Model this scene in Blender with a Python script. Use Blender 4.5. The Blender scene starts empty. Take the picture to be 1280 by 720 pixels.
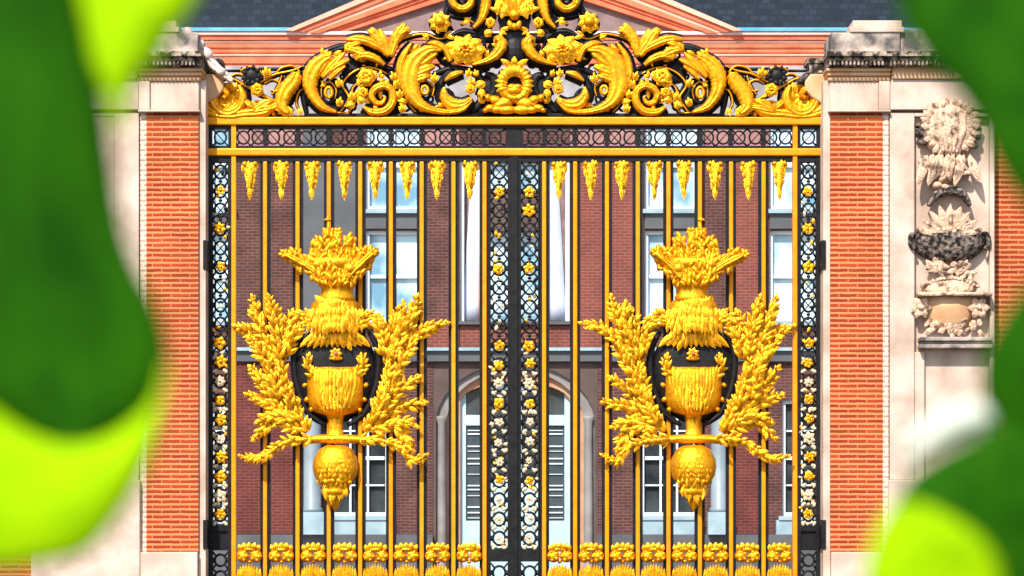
import bpy, math, random
from mathutils import Vector, noise
random.seed(7)
R = math.radians
scene = bpy.context.scene
col = scene.collection

# ------------------------------------------------------------------ layout
CAM_Y, CAM_Z = -30.0, 1.6
FIELD = 11.636 / 30.0            # metres seen across per metre of distance
HORIZON = 640.0                  # eye level, in photograph rows
AXIS = 643.0                     # symmetry axis of the gate


def kpx(Y):
    return (Y - CAM_Y) * FIELD / 1280.0


def P(px, py, Y):
    k = kpx(Y)
    return Vector(((px - 640) * k, Y, CAM_Z + (HORIZON - py) * k))


# ------------------------------------------------------------------ mesh builder
class MB:
    """Collects geometry in drawing units (px right, py down, dep towards the street) on an elevation at depth Y."""
    def __init__(s, Y=0.0, mirror=False, ds=1.0):
        s.Y, s.mirror, s.k, s.ds = Y, mirror, kpx(Y), ds
        s.v, s.f = [], []

    def pt(s, x, y, d=0.0):
        if s.mirror:
            x = 2 * AXIS - x
        s.v.append(((x - 640) * s.k, s.Y - d * s.k * s.ds, CAM_Z + (HORIZON - y) * s.k))
        return len(s.v) - 1

    def face(s, *ids):
        s.f.append(tuple(reversed(ids)) if s.mirror else tuple(ids))

    def box(s, x0, x1, y0, y1, d0, d1):
        a = [s.pt(x, y, d) for d in (d0, d1) for y in (y0, y1) for x in (x0, x1)]
        for q in ((0, 1, 3, 2), (4, 6, 7, 5), (0, 4, 5, 1), (2, 3, 7, 6), (0, 2, 6, 4), (1, 5, 7, 3)):
            s.face(*[a[i] for i in q])

    def ell(s, x, y, d, rx, ry, rd, rot=0.0, seg=8, rings=5):
        c, n = math.cos(rot), math.sin(rot)
        rows = []
        for i in range(1, rings):
            t = math.pi * i / rings
            row = []
            for j in range(seg):
                p = 2 * math.pi * j / seg
                lx, ly, ld = rx * math.cos(t), ry * math.sin(t) * math.cos(p), rd * math.sin(t) * math.sin(p)
                row.append(s.pt(x + lx * c - ly * n, y + lx * n + ly * c, d + ld))
            rows.append(row)
        a = s.pt(x + rx * c, y + rx * n, d)
        b = s.pt(x - rx * c, y - rx * n, d)
        for j in range(seg):
            s.face(a, rows[0][j], rows[0][(j + 1) % seg])
            s.face(b, rows[-1][(j + 1) % seg], rows[-1][j])
        for i in range(len(rows) - 1):
            for j in range(seg):
                j2 = (j + 1) % seg
                s.face(rows[i][j], rows[i + 1][j], rows[i + 1][j2], rows[i][j2])

    def petal(s, x, y, d, ang, ln, w, th=None):
        """Chased, pointed leaf with a sunk midrib; its base sits at x, y and it points along ang (0 right, 90 down)."""
        a = R(ang)
        c, n = math.cos(a), math.sin(a)
        th = (th or w) * .55
        def q(t, u, h): return s.pt(x + c * t * ln - n * u, y + n * t * ln + c * u, d + h + ln * .12 * t * t)
        base, tip, back = q(0, 0, th * .3), q(1.04, 0, 0), q(.5, 0, -th)
        rows = []
        for t, f in ((.10, .55), (.30, .95), (.52, 1.0), (.74, .78), (.90, .42)):
            h = f * w * .5
            rows.append([q(t, -h, -.1 * th), q(t, -h * .55, th * f), q(t, 0, th * f * .62), q(t, h * .55, th * f), q(t, h, -.1 * th)])
        for k in range(4):
            s.face(base, rows[0][k], rows[0][k + 1]); s.face(tip, rows[-1][k + 1], rows[-1][k])
        for r0, r1 in zip(rows[:-1], rows[1:]):
            for k in range(4): s.face(r0[k], r1[k], r1[k + 1], r0[k + 1])
        rim = [base] + [r[0] for r in rows] + [tip] + [r[4] for r in reversed(rows)]
        for k in range(len(rim)): s.face(back, rim[k], rim[(k + 1) % len(rim)])

    def ribbon(s, pts, ws, d=3.0, th=5.0, sub=5, grooves=0, ragged=0.0, cut=.35):
        """Swept relief with a rounded, optionally fluted front; pts in px, ws the full width at each point."""
        c = spline(pts, sub)
        w = spline([(q, 0) for q in ws], sub)
        n = len(c)
        N = 14 if grooves else 6
        rows = []
        run = 0.0
        for i in range(n):
            p0, p1 = c[max(i - 1, 0)], c[min(i + 1, n - 1)]
            tx, ty = p1[0] - p0[0], p1[1] - p0[1]
            L = math.hypot(tx, ty) or 1
            if i: run += math.dist(c[i], c[i - 1])
            nx, ny = -ty / L, tx / L
            h = max(w[i][0], .3) / 2
            t = th * min(1, .35 + h / 7)
            rg = 1 + ragged * (((run / 6.5) % 1) - .5)
            row = []
            for a in range(N + 1):
                r = math.pi * a / N
                u, b = math.cos(r), math.sin(r)
                if grooves:
                    b *= 1 - cut * max(0, math.cos(u * grooves * math.pi)) ** 2
                row.append(s.pt(c[i][0] + nx * u * h * rg, c[i][1] + ny * u * h * rg, d + b * t))
            row.append(s.pt(c[i][0] - nx * h * .9, c[i][1] - ny * h * .9, d - 2))
            row.append(s.pt(c[i][0] + nx * h * .9, c[i][1] + ny * h * .9, d - 2))
            rows.append(row)
        m = len(rows[0])
        for i in range(n - 1):
            for j in range(m):
                s.face(rows[i][j], rows[i + 1][j], rows[i + 1][(j + 1) % m], rows[i][(j + 1) % m])
        s.face(*rows[0]); s.face(*reversed(rows[-1]))

    def lumps(s, poly, n, r, d, focus, bulge=6.0, aspect=2.0, rnd=None, spread=22, rounded=False):
        """Carved mass: overlapping leaf-shaped bosses filling an outline, all growing away from focus."""
        rnd = rnd or random
        xs, ys = [p[0] for p in poly], [p[1] for p in poly]
        cx, hw = (min(xs) + max(xs)) / 2, (max(xs) - min(xs)) / 2
        done = []
        for _ in range(n * 30):
            if len(done) >= n: break
            x, y = rnd.uniform(min(xs), max(xs)), rnd.uniform(min(ys), max(ys))
            ins = False
            for (ax_, ay), (bx_, by_) in zip(poly, poly[1:] + poly[:1]):
                if (ay > y) != (by_ > y) and x < (bx_ - ax_) * (y - ay) / (by_ - ay) + ax_: ins = not ins
            if not ins or any(math.dist((x, y), q) < r * .8 for q in done): continue
            done.append((x, y))
            a = math.atan2(y - focus[1], x - focus[0]) + R(rnd.uniform(-spread, spread))
            q = r * rnd.uniform(.8, 1.2)
            if rounded:
                s.ell(x, y, d + bulge * (1 - min(1, abs(x - cx) / hw) ** 2) + rnd.uniform(-2, 2), q * 1.35, q * .62, q * .8, a)
                continue
            L = q * aspect * 1.25
            s.petal(x - math.cos(a) * L / 2, y - math.sin(a) * L / 2, d + bulge * (1 - min(1, abs(x - cx) / hw) ** 2) + rnd.uniform(-1, 1.5), math.degrees(a), L, q * 1.3, q * 1.5)

    def lathe(s, cx, prof, d=0.0, flat=1.0, seg=20, ripple=0.0, nrip=8, cap=True):
        """prof is a list of (radius, py); turned round the vertical axis at cx."""
        rows = []
        for r, y in prof:
            row = []
            for j in range(seg):
                p = 2 * math.pi * j / seg
                rr = r * (1 + ripple * math.cos(nrip * p))
                row.append(s.pt(cx + rr * math.cos(p), y, d + rr * flat * math.sin(p)))
            rows.append(row)
        for i in range(len(rows) - 1):
            for j in range(seg):
                j2 = (j + 1) % seg
                s.face(rows[i][j], rows[i][j2], rows[i + 1][j2], rows[i + 1][j])
        if cap:
            s.face(*reversed(rows[0])); s.face(*rows[-1])

    def ring(s, x, y, d, rx, ry, w, th=3.0, seg=18):
        rows = []
        for i in range(seg):
            p = 2 * math.pi * i / seg
            row = []
            for a in range(6):
                q = 2 * math.pi * a / 6
                e = w / 2 * math.cos(q)
                row.append(s.pt(x + (rx + e) * math.cos(p), y + (ry + e) * math.sin(p), d + th / 2 * math.sin(q)))
            rows.append(row)
        for i in range(seg):
            for j in range(6):
                s.face(rows[i][j], rows[(i + 1) % seg][j], rows[(i + 1) % seg][(j + 1) % 6], rows[i][(j + 1) % 6])

    def bar(s, x0, y0, x1, y1, w, d0, d1):
        L = math.hypot(x1 - x0, y1 - y0) or 1
        nx, ny = -(y1 - y0) / L * w / 2, (x1 - x0) / L * w / 2
        s.prism([(x0 + nx, y0 + ny), (x1 + nx, y1 + ny), (x1 - nx, y1 - ny), (x0 - nx, y0 - ny)], d0, d1)

    def prism(s, poly, d0, d1):
        a = [s.pt(x, y, d0) for x, y in poly]
        b = [s.pt(x, y, d1) for x, y in poly]
        n = len(poly)
        s.face(*a); s.face(*reversed(b))
        for i in range(n):
            j = (i + 1) % n
            s.face(a[i], b[i], b[j], a[j])

    def band(s, lower, upper, d0, d1):
        """Solid band between two polylines of equal length."""
        n = len(lower)
        A = [[s.pt(x, y, d) for x, y in L] for d in (d0, d1) for L in (lower, upper)]
        l0, u0, l1, u1 = A
        for i in range(n - 1):
            s.face(l0[i], l0[i + 1], u0[i + 1], u0[i]); s.face(l1[i], u1[i], u1[i + 1], l1[i + 1])
            s.face(l0[i], l1[i], l1[i + 1], l0[i + 1]); s.face(u0[i], u0[i + 1], u1[i + 1], u1[i])
        s.face(l0[0], u0[0], u1[0], l1[0]); s.face(l0[-1], l1[-1], u1[-1], u0[-1])

    def rosette(s, x, y, d, r, n=6, rot=0.0, th=.6):
        for i in range(n):
            s.petal(x, y, d, rot + 360 * i / n, r, r * 4.2 / n, r * th)
        s.ell(x, y, d + r * .25, r * .3, r * .3, r * .35)

    def sprig(s, pts, w0, d=12.0, step=3.6, tip=True):
        """A branch of overlapping laurel leaves along a curve."""
        c = spline(pts, 10)
        acc = 0.0
        n = len(c)
        L = sum(math.dist(c[i], c[i + 1]) for i in range(n - 1))
        s.ribbon(pts, [w0 * .55] + [w0 * .5] * (len(pts) - 2) + [w0 * .25], d - 2, 4)
        nxt = 0
        side = 1
        for i in range(n - 1):
            seg = math.dist(c[i], c[i + 1])
            acc += seg
            if acc >= nxt:
                nxt = acc + step
                f = acc / L
                ang = math.degrees(math.atan2(c[i + 1][1] - c[i][1], c[i + 1][0] - c[i][0]))
                w = w0 * (1.0 if f < .75 else 1.0 - (f - .75) * 2.0)
                for sd in (-1, 1):
                    ln = w * random.uniform(.78, 1.05)
                    s.petal(c[i][0] + random.uniform(-1, 1), c[i][1] + random.uniform(-1, 1),
                            d + random.uniform(-4, 7), ang + sd * random.uniform(22, 50), ln, w * .36, w * .42)
                if random.random() < .8:
                    s.petal(c[i][0], c[i][1], d + random.uniform(4, 7), ang + random.uniform(-14, 14), w * .8, w * .36, w * .4)
        if tip:
            s.petal(c[-2][0], c[-2][1], d + 1, ang, w0 * .55, w0 * .35)

    def build(s, name, mat, parent=None, smooth=True, bevel=0.0, label=None, carve=0.0):
        if carve:
            g, k = carve * s.k, 1 / s.k
            s.v = [(x + g * .5 * noise.noise((x * k / 4, z * k / 4, 3.3)), y - g * noise.noise((x * k / 5, z * k / 5, y * k / 5)) - g * .6 * noise.noise((x * k / 2, z * k / 2, 9.1)), z + g * .5 * noise.noise((x * k / 4, z * k / 4, 7.7))) for x, y, z in s.v]
        m = bpy.data.meshes.new(name)
        off = origin_of(parent) if parent else None
        if off is None:
            if s.v:
                xs, ys, zs = zip(*s.v)
                off = Vector(((min(xs) + max(xs)) / 2, (min(ys) + max(ys)) / 2, min(zs)))
            else:
                off = Vector()
        m.from_pydata([(a - off.x, b - off.y, c - off.z) for a, b, c in s.v], [], s.f)
        m.update()
        m.materials.append(mat)
        if smooth:
            for p in m.polygons:
                p.use_smooth = True
        o = bpy.data.objects.new(name, m)
        col.objects.link(o)
        if parent:
            o.parent = parent
        else:
            o.location = off
        if bevel:
            b = o.modifiers.new('Bevel', 'BEVEL'); b.width = bevel; b.segments = 2; b.limit_method = 'ANGLE'
        if label:
            o['label'] = label
        return o


def origin_of(o):
    while o.parent:
        o = o.parent
    return Vector(o.location)


def spline(pts, sub):
    if len(pts) < 3:
        (x0, y0), (x1, y1) = pts
        return [(x0 + (x1 - x0) * t / sub, y0 + (y1 - y0) * t / sub) for t in range(sub + 1)]
    P_ = [pts[0]] + list(pts) + [pts[-1]]
    out = []
    for i in range(1, len(P_) - 2):
        a, b, c, d = P_[i - 1:i + 3]
        for q in range(sub):
            t = q / sub
            out.append(tuple(.5 * (2 * b[m] + (c[m] - a[m]) * t + (2 * a[m] - 5 * b[m] + 4 * c[m] - d[m]) * t * t +
                                   (3 * b[m] - a[m] - 3 * c[m] + d[m]) * t ** 3) for m in (0, 1)))
    out.append(tuple(pts[-1]))
    return out


def empty(name, loc, label=None, cat=None, group=None):
    o = bpy.data.objects.new(name, None)
    o.empty_display_size = .2
    col.objects.link(o)
    o.location = loc
    if label: o['label'] = label
    if cat: o['category'] = cat
    if group: o['group'] = group
    return o


# ------------------------------------------------------------------ materials
def new_mat(name):
    m = bpy.data.materials.new(name)
    m.use_nodes = True
    nt = m.node_tree
    return m, nt, nt.nodes['Principled BSDF'], nt.nodes.new('ShaderNodeTexCoord')


def mottled(name, ca, cb, scale=6, rough=.6, metal=0.0, bump=0.0, bscale=60, spec=.5, detail=6, pos=(.35, .65), bdist=.01):
    m, nt, b, tc = new_mat(name)
    n = nt.nodes.new('ShaderNodeTexNoise'); n.inputs['Scale'].default_value = scale; n.inputs['Detail'].default_value = detail
    nt.links.new(tc.outputs['Object'], n.inputs['Vector'])
    r = nt.nodes.new('ShaderNodeValToRGB')
    r.color_ramp.elements[0].position, r.color_ramp.elements[1].position = pos
    r.color_ramp.elements[0].color = (*ca, 1); r.color_ramp.elements[1].color = (*cb, 1)
    nt.links.new(n.outputs['Fac'], r.inputs['Fac']); nt.links.new(r.outputs['Color'], b.inputs['Base Color'])
    b.inputs['Roughness'].default_value = rough; b.inputs['Metallic'].default_value = metal
    b.inputs['Specular IOR Level'].default_value = spec
    if bump:
        n2 = nt.nodes.new('ShaderNodeTexNoise'); n2.inputs['Scale'].default_value = bscale; n2.inputs['Detail'].default_value = 4
        nt.links.new(tc.outputs['Object'], n2.inputs['Vector'])
        bp = nt.nodes.new('ShaderNodeBump'); bp.inputs['Strength'].default_value = bump; bp.inputs['Distance'].default_value = bdist
        nt.links.new(n2.outputs['Fac'], bp.inputs['Height']); nt.links.new(bp.outputs['Normal'], b.inputs['Normal'])
    return m


def brick(name, c1, c2, mortar, row=.068, width=.215, msize=.011, rough=.85, var=(.75, 1.15), xs=1.0):
    m, nt, b, tc = new_mat(name)
    sep = nt.nodes.new('ShaderNodeSeparateXYZ'); nt.links.new(tc.outputs['Object'], sep.inputs[0])
    add = nt.nodes.new('ShaderNodeMath'); nt.links.new(sep.outputs[0], add.inputs[0]); nt.links.new(sep.outputs[1], add.inputs[1])
    mxs = nt.nodes.new('ShaderNodeMath'); mxs.operation = 'MULTIPLY'; mxs.inputs[1].default_value = xs; nt.links.new(add.outputs[0], mxs.inputs[0])
    cmb = nt.nodes.new('ShaderNodeCombineXYZ'); nt.links.new(mxs.outputs[0], cmb.inputs[0]); nt.links.new(sep.outputs[2], cmb.inputs[1])
    wn = nt.nodes.new('ShaderNodeTexNoise'); wn.inputs['Scale'].default_value = 9; nt.links.new(tc.outputs['Object'], wn.inputs['Vector'])
    mx = nt.nodes.new('ShaderNodeVectorMath'); mx.operation = 'SCALE'; mx.inputs['Scale'].default_value = .012
    nt.links.new(wn.outputs['Color'], mx.inputs[0])
    ad = nt.nodes.new('ShaderNodeVectorMath'); nt.links.new(cmb.outputs[0], ad.inputs[0]); nt.links.new(mx.outputs[0], ad.inputs[1])
    t = nt.nodes.new('ShaderNodeTexBrick')
    t.inputs['Scale'].default_value = 1; t.inputs['Brick Width'].default_value = width; t.inputs['Row Height'].default_value = row
    t.inputs['Mortar Size'].default_value = msize; t.inputs['Mortar Smooth'].default_value = .3
    t.inputs['Color1'].default_value = (*c1, 1); t.inputs['Color2'].default_value = (*c2, 1); t.inputs['Mortar'].default_value = (*mortar, 1)
    nt.links.new(ad.outputs[0], t.inputs['Vector'])
    n = nt.nodes.new('ShaderNodeTexNoise'); n.inputs['Scale'].default_value = 1.7; n.inputs['Detail'].default_value = 8
    nt.links.new(tc.outputs['Object'], n.inputs['Vector'])
    mr = nt.nodes.new('ShaderNodeMapRange'); mr.inputs[1].default_value = .3; mr.inputs[2].default_value = .7
    mr.inputs[3].default_value, mr.inputs[4].default_value = var
    nt.links.new(n.outputs['Fac'], mr.inputs[0])
    mul = nt.nodes.new('ShaderNodeVectorMath'); mul.operation = 'SCALE'
    nt.links.new(t.outputs['Color'], mul.inputs[0]); nt.links.new(mr.outputs[0], mul.inputs['Scale'])
    nt.links.new(mul.outputs[0], b.inputs['Base Color'])
    bp = nt.nodes.new('ShaderNodeBump'); bp.inputs['Strength'].default_value = .6; bp.inputs['Distance'].default_value = .012; bp.invert = True
    nt.links.new(t.outputs['Fac'], bp.inputs['Height']); nt.links.new(bp.outputs['Normal'], b.inputs['Normal'])
    b.inputs['Roughness'].default_value = rough
    b.inputs['Specular IOR Level'].default_value = .25
    return m


GOLD = mottled('gold_leaf', (.58, .16, .0015), (.90, .40, .006), 20, .32, .64, .6, 80, .4, bdist=.011, pos=(.26, .50))
GOLDS = mottled('smooth_gold_leaf', (.64, .205, .0015), (.86, .38, .005), 9, .36, .5, .3, 50, .35, bdist=.010, pos=(.26, .52))
GILT = mottled('gilded_bar', (.72, .25, .0015), (.80, .31, .003), 5, .45, .3, .3, 40, .3)
IRON = mottled('black_iron_paint', (.004, .0035, .004), (.011, .009, .009), 12, .5, 0, .3, 60, .22)
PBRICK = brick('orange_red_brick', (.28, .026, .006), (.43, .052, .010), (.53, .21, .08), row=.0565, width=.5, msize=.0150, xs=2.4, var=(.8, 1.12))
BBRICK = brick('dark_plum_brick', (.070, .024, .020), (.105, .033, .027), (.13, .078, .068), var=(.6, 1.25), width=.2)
ABRICK = brick('rubbed_red_brick', (.16, .038, .026), (.20, .046, .03), (.21, .10, .08), var=(.75, 1.15), width=.2)
RBRICK = brick('deep_red_brick', (.10, .019, .016), (.13, .024, .019), (.15, .06, .05), var=(.7, 1.2), width=.2)
STONE = mottled('pale_stone', (.42, .30, .225), (.64, .49, .40), 2.4, .8, 0, .3, 25, .2, detail=9)
WARMST = mottled('ochre_stone', (.52, .27, .12), (.66, .42, .24), 3, .8, 0, .3, 25, .2)
WEATH = mottled('weathered_stone', (.10, .085, .08), (.56, .45, .37), 4, .85, 0, .8, 30, .2, pos=(.36, .62))
PALEWST = mottled('pale_weathered_stone', (.30, .23, .20), (.68, .54, .46), 10, .8, 0, .6, 30, .2, pos=(.34, .46))
BANDST = mottled('mottled_beige_stone', (.030, .022, .018), (.44, .34, .25), 12, .85, 0, 1, 45, .2, pos=(.44, .60), bdist=.02)
CARVED = mottled('carved_stone', (.11, .065, .045), (.68, .45, .31), 10, .85, 0, 1, 45, .2, pos=(.34, .50), bdist=.02)
DARKST = mottled('soot_dark_stone', (.016, .013, .012), (.34, .26, .21), 20, .85, 0, 1, 45, .2, pos=(.42, .68), bdist=.02)
SALMON = mottled('salmon_painted_stone', (.66, .115, .045), (.84, .19, .085), 2.6, .65, 0, .1, 12, .3, detail=9)
FILLET = mottled('pale_pink_stone', (.74, .33, .22), (.80, .42, .30), 1.5, .65, 0, .1, 12, .3)
TOPFIL = mottled('cream_pink_stone', (.74, .50, .42), (.80, .58, .50), 1.5, .65, 0, .1, 12, .3)
FRIEZE = mottled('grey_frieze_stone', (.22, .20, .21), (.42, .38, .38), 1.6, .8, 0, .2, 20, .2)
PINKWALL = mottled('lit_pink_wall', (.26, .13, .115), (.36, .19, .17), 2.5, .8, 0, .2, 20, .2)  # lighter tone of the lit wall, put into the colour
TYMP = mottled('mauve_render', (.16, .10, .10), (.24, .16, .15), 2.5, .85, 0, .3, 20, .2)
LEAD = mottled('skylit_lead_gutter', (.07, .30, .56), (.14, .40, .66), 2, .4, 0)  # blue of the sky's light is put into the base colour
GREY = mottled('grey_panel', (.055, .060, .066), (.085, .088, .094), 1.2, .6)
GREYP = mottled('grey_blue_pipe', (.15, .19, .21), (.22, .27, .30), 1.5, .5)
ARCHST = mottled('grey_arch_stone', (.16, .145, .135), (.25, .23, .22), 1.5, .7)
WHITE = mottled('white_paint', (.55, .64, .68), (.66, .72, .74), 2, .45)
SILL = mottled('blue_grey_sill', (.20, .30, .34), (.30, .40, .44), 2, .6)
PALEPANE = mottled('sky_reflection_pane', (.12, .26, .36), (.50, .66, .74), .9, .2, 0, pos=(.38, .55))  # pale blue patches paint the sky's reflection in the panes
DARKPANE = mottled('dark_glass', (.015, .020, .024), (.05, .058, .062), 2.2, .12, 0)
BLUEDOOR = mottled('pale_blue_door_paint', (.34, .50, .57), (.45, .59, .64), 1.2, .45)
LOUVRE = mottled('dark_slate_panel', (.030, .045, .052), (.05, .065, .07), 3, .4)
BROWN = mottled('brown_render', (.060, .036, .030), (.095, .060, .050), 1.8, .8)
TANST = mottled('tan_arch_stone', (.36, .17, .09), (.48, .26, .15), 2, .8)
CLOTH = mottled('white_curtain_cloth', (.46, .50, .64), (.56, .58, .70), 1.4, .9)
PINK = mottled('salmon_curtain_lining', (.50, .17, .11), (.58, .24, .17), 2, .9)
BARK = mottled('twig_bark', (.06, .04, .02), (.12, .09, .04), 30, .8, 0, .4, 80)

QUOIN = brick('pale_toothed_quoin', (.55, .30, .18), (.60, .36, .24), (.70, .52, .42), row=.0565, width=.1, msize=.02, var=(.85, 1.1))
CREAM = mottled('cream_petal_paint', (.50, .36, .16), (.62, .54, .42), 60, .6, 0, .3, 80)
# slate
SLATE, nt, b, tc = new_mat('navy_slate')
bt = nt.nodes.new('ShaderNodeTexBrick')
for kk, vv in (('Scale', 1), ('Brick Width', .2), ('Row Height', .16), ('Mortar Size', .014)):
    bt.inputs[kk].default_value = vv
bt.inputs['Color1'].default_value = (.005, .010, .017, 1); bt.inputs['Color2'].default_value = (.014, .023, .036, 1)
bt.inputs['Mortar'].default_value = (.006, .010, .016, 1)
sp = nt.nodes.new('ShaderNodeSeparateXYZ'); cb = nt.nodes.new('ShaderNodeCombineXYZ')
nt.links.new(tc.outputs['Object'], sp.inputs[0]); nt.links.new(sp.outputs[0], cb.inputs[0]); nt.links.new(sp.outputs[2], cb.inputs[1])
nt.links.new(cb.outputs[0], bt.inputs['Vector']); nt.links.new(bt.outputs['Color'], b.inputs['Base Color'])
b.inputs['Roughness'].default_value = .75
b.inputs['Specular IOR Level'].default_value = .25


def leaf_mat(name, ca, cb, trans, tcol, rough=.45, vein=.5):
    m, nt, b, tc = new_mat(name)
    uv = tc.outputs['UV']
    n = nt.nodes.new('ShaderNodeTexNoise'); n.inputs['Scale'].default_value = 5; nt.links.new(uv, n.inputs['Vector'])
    r = nt.nodes.new('ShaderNodeValToRGB'); r.color_ramp.elements[0].color = (*ca, 1); r.color_ramp.elements[1].color = (*cb, 1)
    r.color_ramp.elements[0].position = .3; r.color_ramp.elements[1].position = .7
    nt.links.new(n.outputs['Fac'], r.inputs['Fac']); nt.links.new(r.outputs['Color'], b.inputs['Base Color'])
    b.inputs['Roughness'].default_value = rough; b.inputs['Specular IOR Level'].default_value = .06
    w = nt.nodes.new('ShaderNodeTexWave'); w.inputs['Scale'].default_value = 3.2; w.inputs['Distortion'].default_value = 1
    w.bands_direction = 'DIAGONAL'; nt.links.new(uv, w.inputs['Vector'])
    bp = nt.nodes.new('ShaderNodeBump'); bp.inputs['Strength'].default_value = vein; bp.inputs['Distance'].default_value = .0005
    nt.links.new(w.outputs['Fac'], bp.inputs['Height']); nt.links.new(bp.outputs['Normal'], b.inputs['Normal'])
    t = nt.nodes.new('ShaderNodeBsdfTranslucent'); t.inputs['Color'].default_value = (*tcol, 1)
    mx = nt.nodes.new('ShaderNodeMixShader'); mx.inputs['Fac'].default_value = trans
    out = nt.nodes['Material Output']
    nt.links.new(b.outputs[0], mx.inputs[1]); nt.links.new(t.outputs[0], mx.inputs[2]); nt.links.new(mx.outputs[0], out.inputs['Surface'])
    return m


LEAF = leaf_mat('shaded_leaf', (.005, .050, .0), (.020, .105, .0), .12, (.06, .25, .0), .75, .1)  # dark green holds the shade on these leaves in its colour
SUNLIT = leaf_mat('sunlit_lime_leaf', (.26, .50, .0), (.38, .62, .0), .2, (.5, .8, .0), .8, .1)  # sunlight on the bright leaves is put into this lime colour
PALELEAF = leaf_mat('leaf_glint_white', (.56, .63, .48), (.64, .68, .58), .1, (.7, .8, .5), .35)  # white base colour paints the glint on a leaf edge

# ground materials
GRAVEL = mottled('gravel', (.20, .17, .14), (.36, .31, .26), 30, .9, 0, .6, 90, .2)
PAVE = mottled('asphalt', (.04, .04, .042), (.065, .063, .06), 20, .9, 0, .4, 120, .2)

# ------------------------------------------------------------------ ground
def sheet(name, x0, x1, y0, y1, z, mat):
    m = bpy.data.meshes.new(name)
    m.from_pydata([(x0, y0, 0), (x1, y0, 0), (x1, y1, 0), (x0, y1, 0)], [], [(0, 1, 2, 3)])
    m.materials.append(mat)
    o = bpy.data.objects.new(name, m); col.objects.link(o); o.location.z = z
    o['kind'] = 'structure'
    return o


sheet('ground', -400, 400, -300, 500, 0, PAVE)
sheet('courtyard', -16, 16, .6, 26.5, .004, GRAVEL)

# ------------------------------------------------------------------ palace behind the gate
BY = 27.0
pal = empty('palace_building', (0, BY, 0), 'dark red brick palace with white windows, salmon pediment and slate roof behind the gate', 'building')


def B(): return MB(BY)


GY = HORIZON + CAM_Z / kpx(BY)           # ground row of the palace
X0, X1 = -420, 1700
holes = [(240, 291, 150, 262), (240, 291, 288, 402), (457, 527, 150, 262), (457, 527, 288, 402), (806, 872, 150, 262), (806, 872, 288, 402),
         (962, 1032, 150, 262), (962, 1032, 288, 402), (575, 712, 196, 402), (411, 486, 500, 645), (801, 872, 500, 645),
         (978, 1048, 500, 645), (238, 282, 500, 645), (541, 747, 452, GY)]
for cx in (60, -120, -300, 1180, 1360, 1540):
    holes += [(cx - 35, cx + 35, 150, 262), (cx - 35, cx + 35, 288, 402), (cx - 36, cx + 36, 500, 645)]


def wall_grid(mb, x0, x1, y0, y1, holes, d0, d1):
    xs = sorted({x0, x1, *[h[0] for h in holes], *[h[1] for h in holes]})
    ys = sorted({y0, y1, *[min(h[2], y1) for h in holes], *[min(h[3], y1) for h in holes]})
    for j in range(len(ys) - 1):
        run = None
        for i in range(len(xs)):
            solid = False
            if i < len(xs) - 1:
                mx, my = (xs[i] + xs[i + 1]) / 2, (ys[j] + ys[j + 1]) / 2
                solid = not any(h[0] < mx < h[1] and h[2] < my < h[3] for h in holes)
            if solid and run is None: run = xs[i]
            if not solid and run is not None:
                mb.box(run, xs[i], ys[j], ys[j + 1], d0, d1); run = None


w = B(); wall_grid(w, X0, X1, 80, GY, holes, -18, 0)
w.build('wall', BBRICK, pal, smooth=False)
w = B(); w.box(X0, X1, 60, GY, -420, -40)
w.build('inner_wall', BROWN, pal, smooth=False)

# windows
def window(x0, x1, y0, y1, dark=False, bars=(2, 4), sill=True):
    m = B()
    fw = 4.5
    d0, d1 = -12, -6
    m.box(x0, x0 + fw, y0, y1, d0, d1); m.box(x1 - fw, x1, y0, y1, d0, d1)
    m.box(x0 + fw, x1 - fw, y0, y0 + fw, d0, d1); m.box(x0 + fw, x1 - fw, y1 - fw, y1, d0, d1)
    nx, ny = bars
    xi = [x0 + fw + (x1 - x0 - 2 * fw) * i / nx for i in range(nx + 1)]
    yi = [y0 + fw + (y1 - y0 - 2 * fw) * i / ny for i in range(ny + 1)]
    for x in xi[1:-1]: m.box(x - 1.3, x + 1.3, y0 + fw, y1 - fw, d0 + 1, d1 - 1)
    for n_, y in enumerate(yi[1:-1]):
        h = 2.2 if n_ + 1 == ny // 2 else 1.0
        for a, c in zip(xi[:-1], xi[1:]):
            m.box(a + 1.3, c - 1.3, y - h, y + h, d0 + 1, d1 - 1)
    win = m.build('window', WHITE, pal, smooth=False)
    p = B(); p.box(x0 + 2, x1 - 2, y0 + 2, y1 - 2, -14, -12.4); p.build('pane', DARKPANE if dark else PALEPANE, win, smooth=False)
    if sill:
        p = B(); p.box(x0 - 5, x1 + 5, y1, y1 + 5, -4, 7); p.build('sill', SILL, win, smooth=False)
    return win


for h in holes:
    if h[:2] in ((575, 712), (541, 747)): continue
    lower = h[2] > 400
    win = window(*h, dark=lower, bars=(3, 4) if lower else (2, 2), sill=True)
    if lower:
        p = B(); p.box(h[0] - 8, h[1] + 8, h[3] + 5, h[3] + 23, -4, 5); p.build('apron', SILL, win, smooth=False)

m = B(); m.box(X0, X1, 82.5, 146, 0, 2); m.build('frieze', FRIEZE, pal, smooth=False)
for a, c in ((292, 378), (528, 574), (713, 797), (881, 961)):
    m = B(); m.box(a, c, 147, 190, 0, 2.2); m.build('lit_wall_band', PINKWALL, pal, smooth=False)  # added boxes carrying the lighter pink of the lit wall
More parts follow.
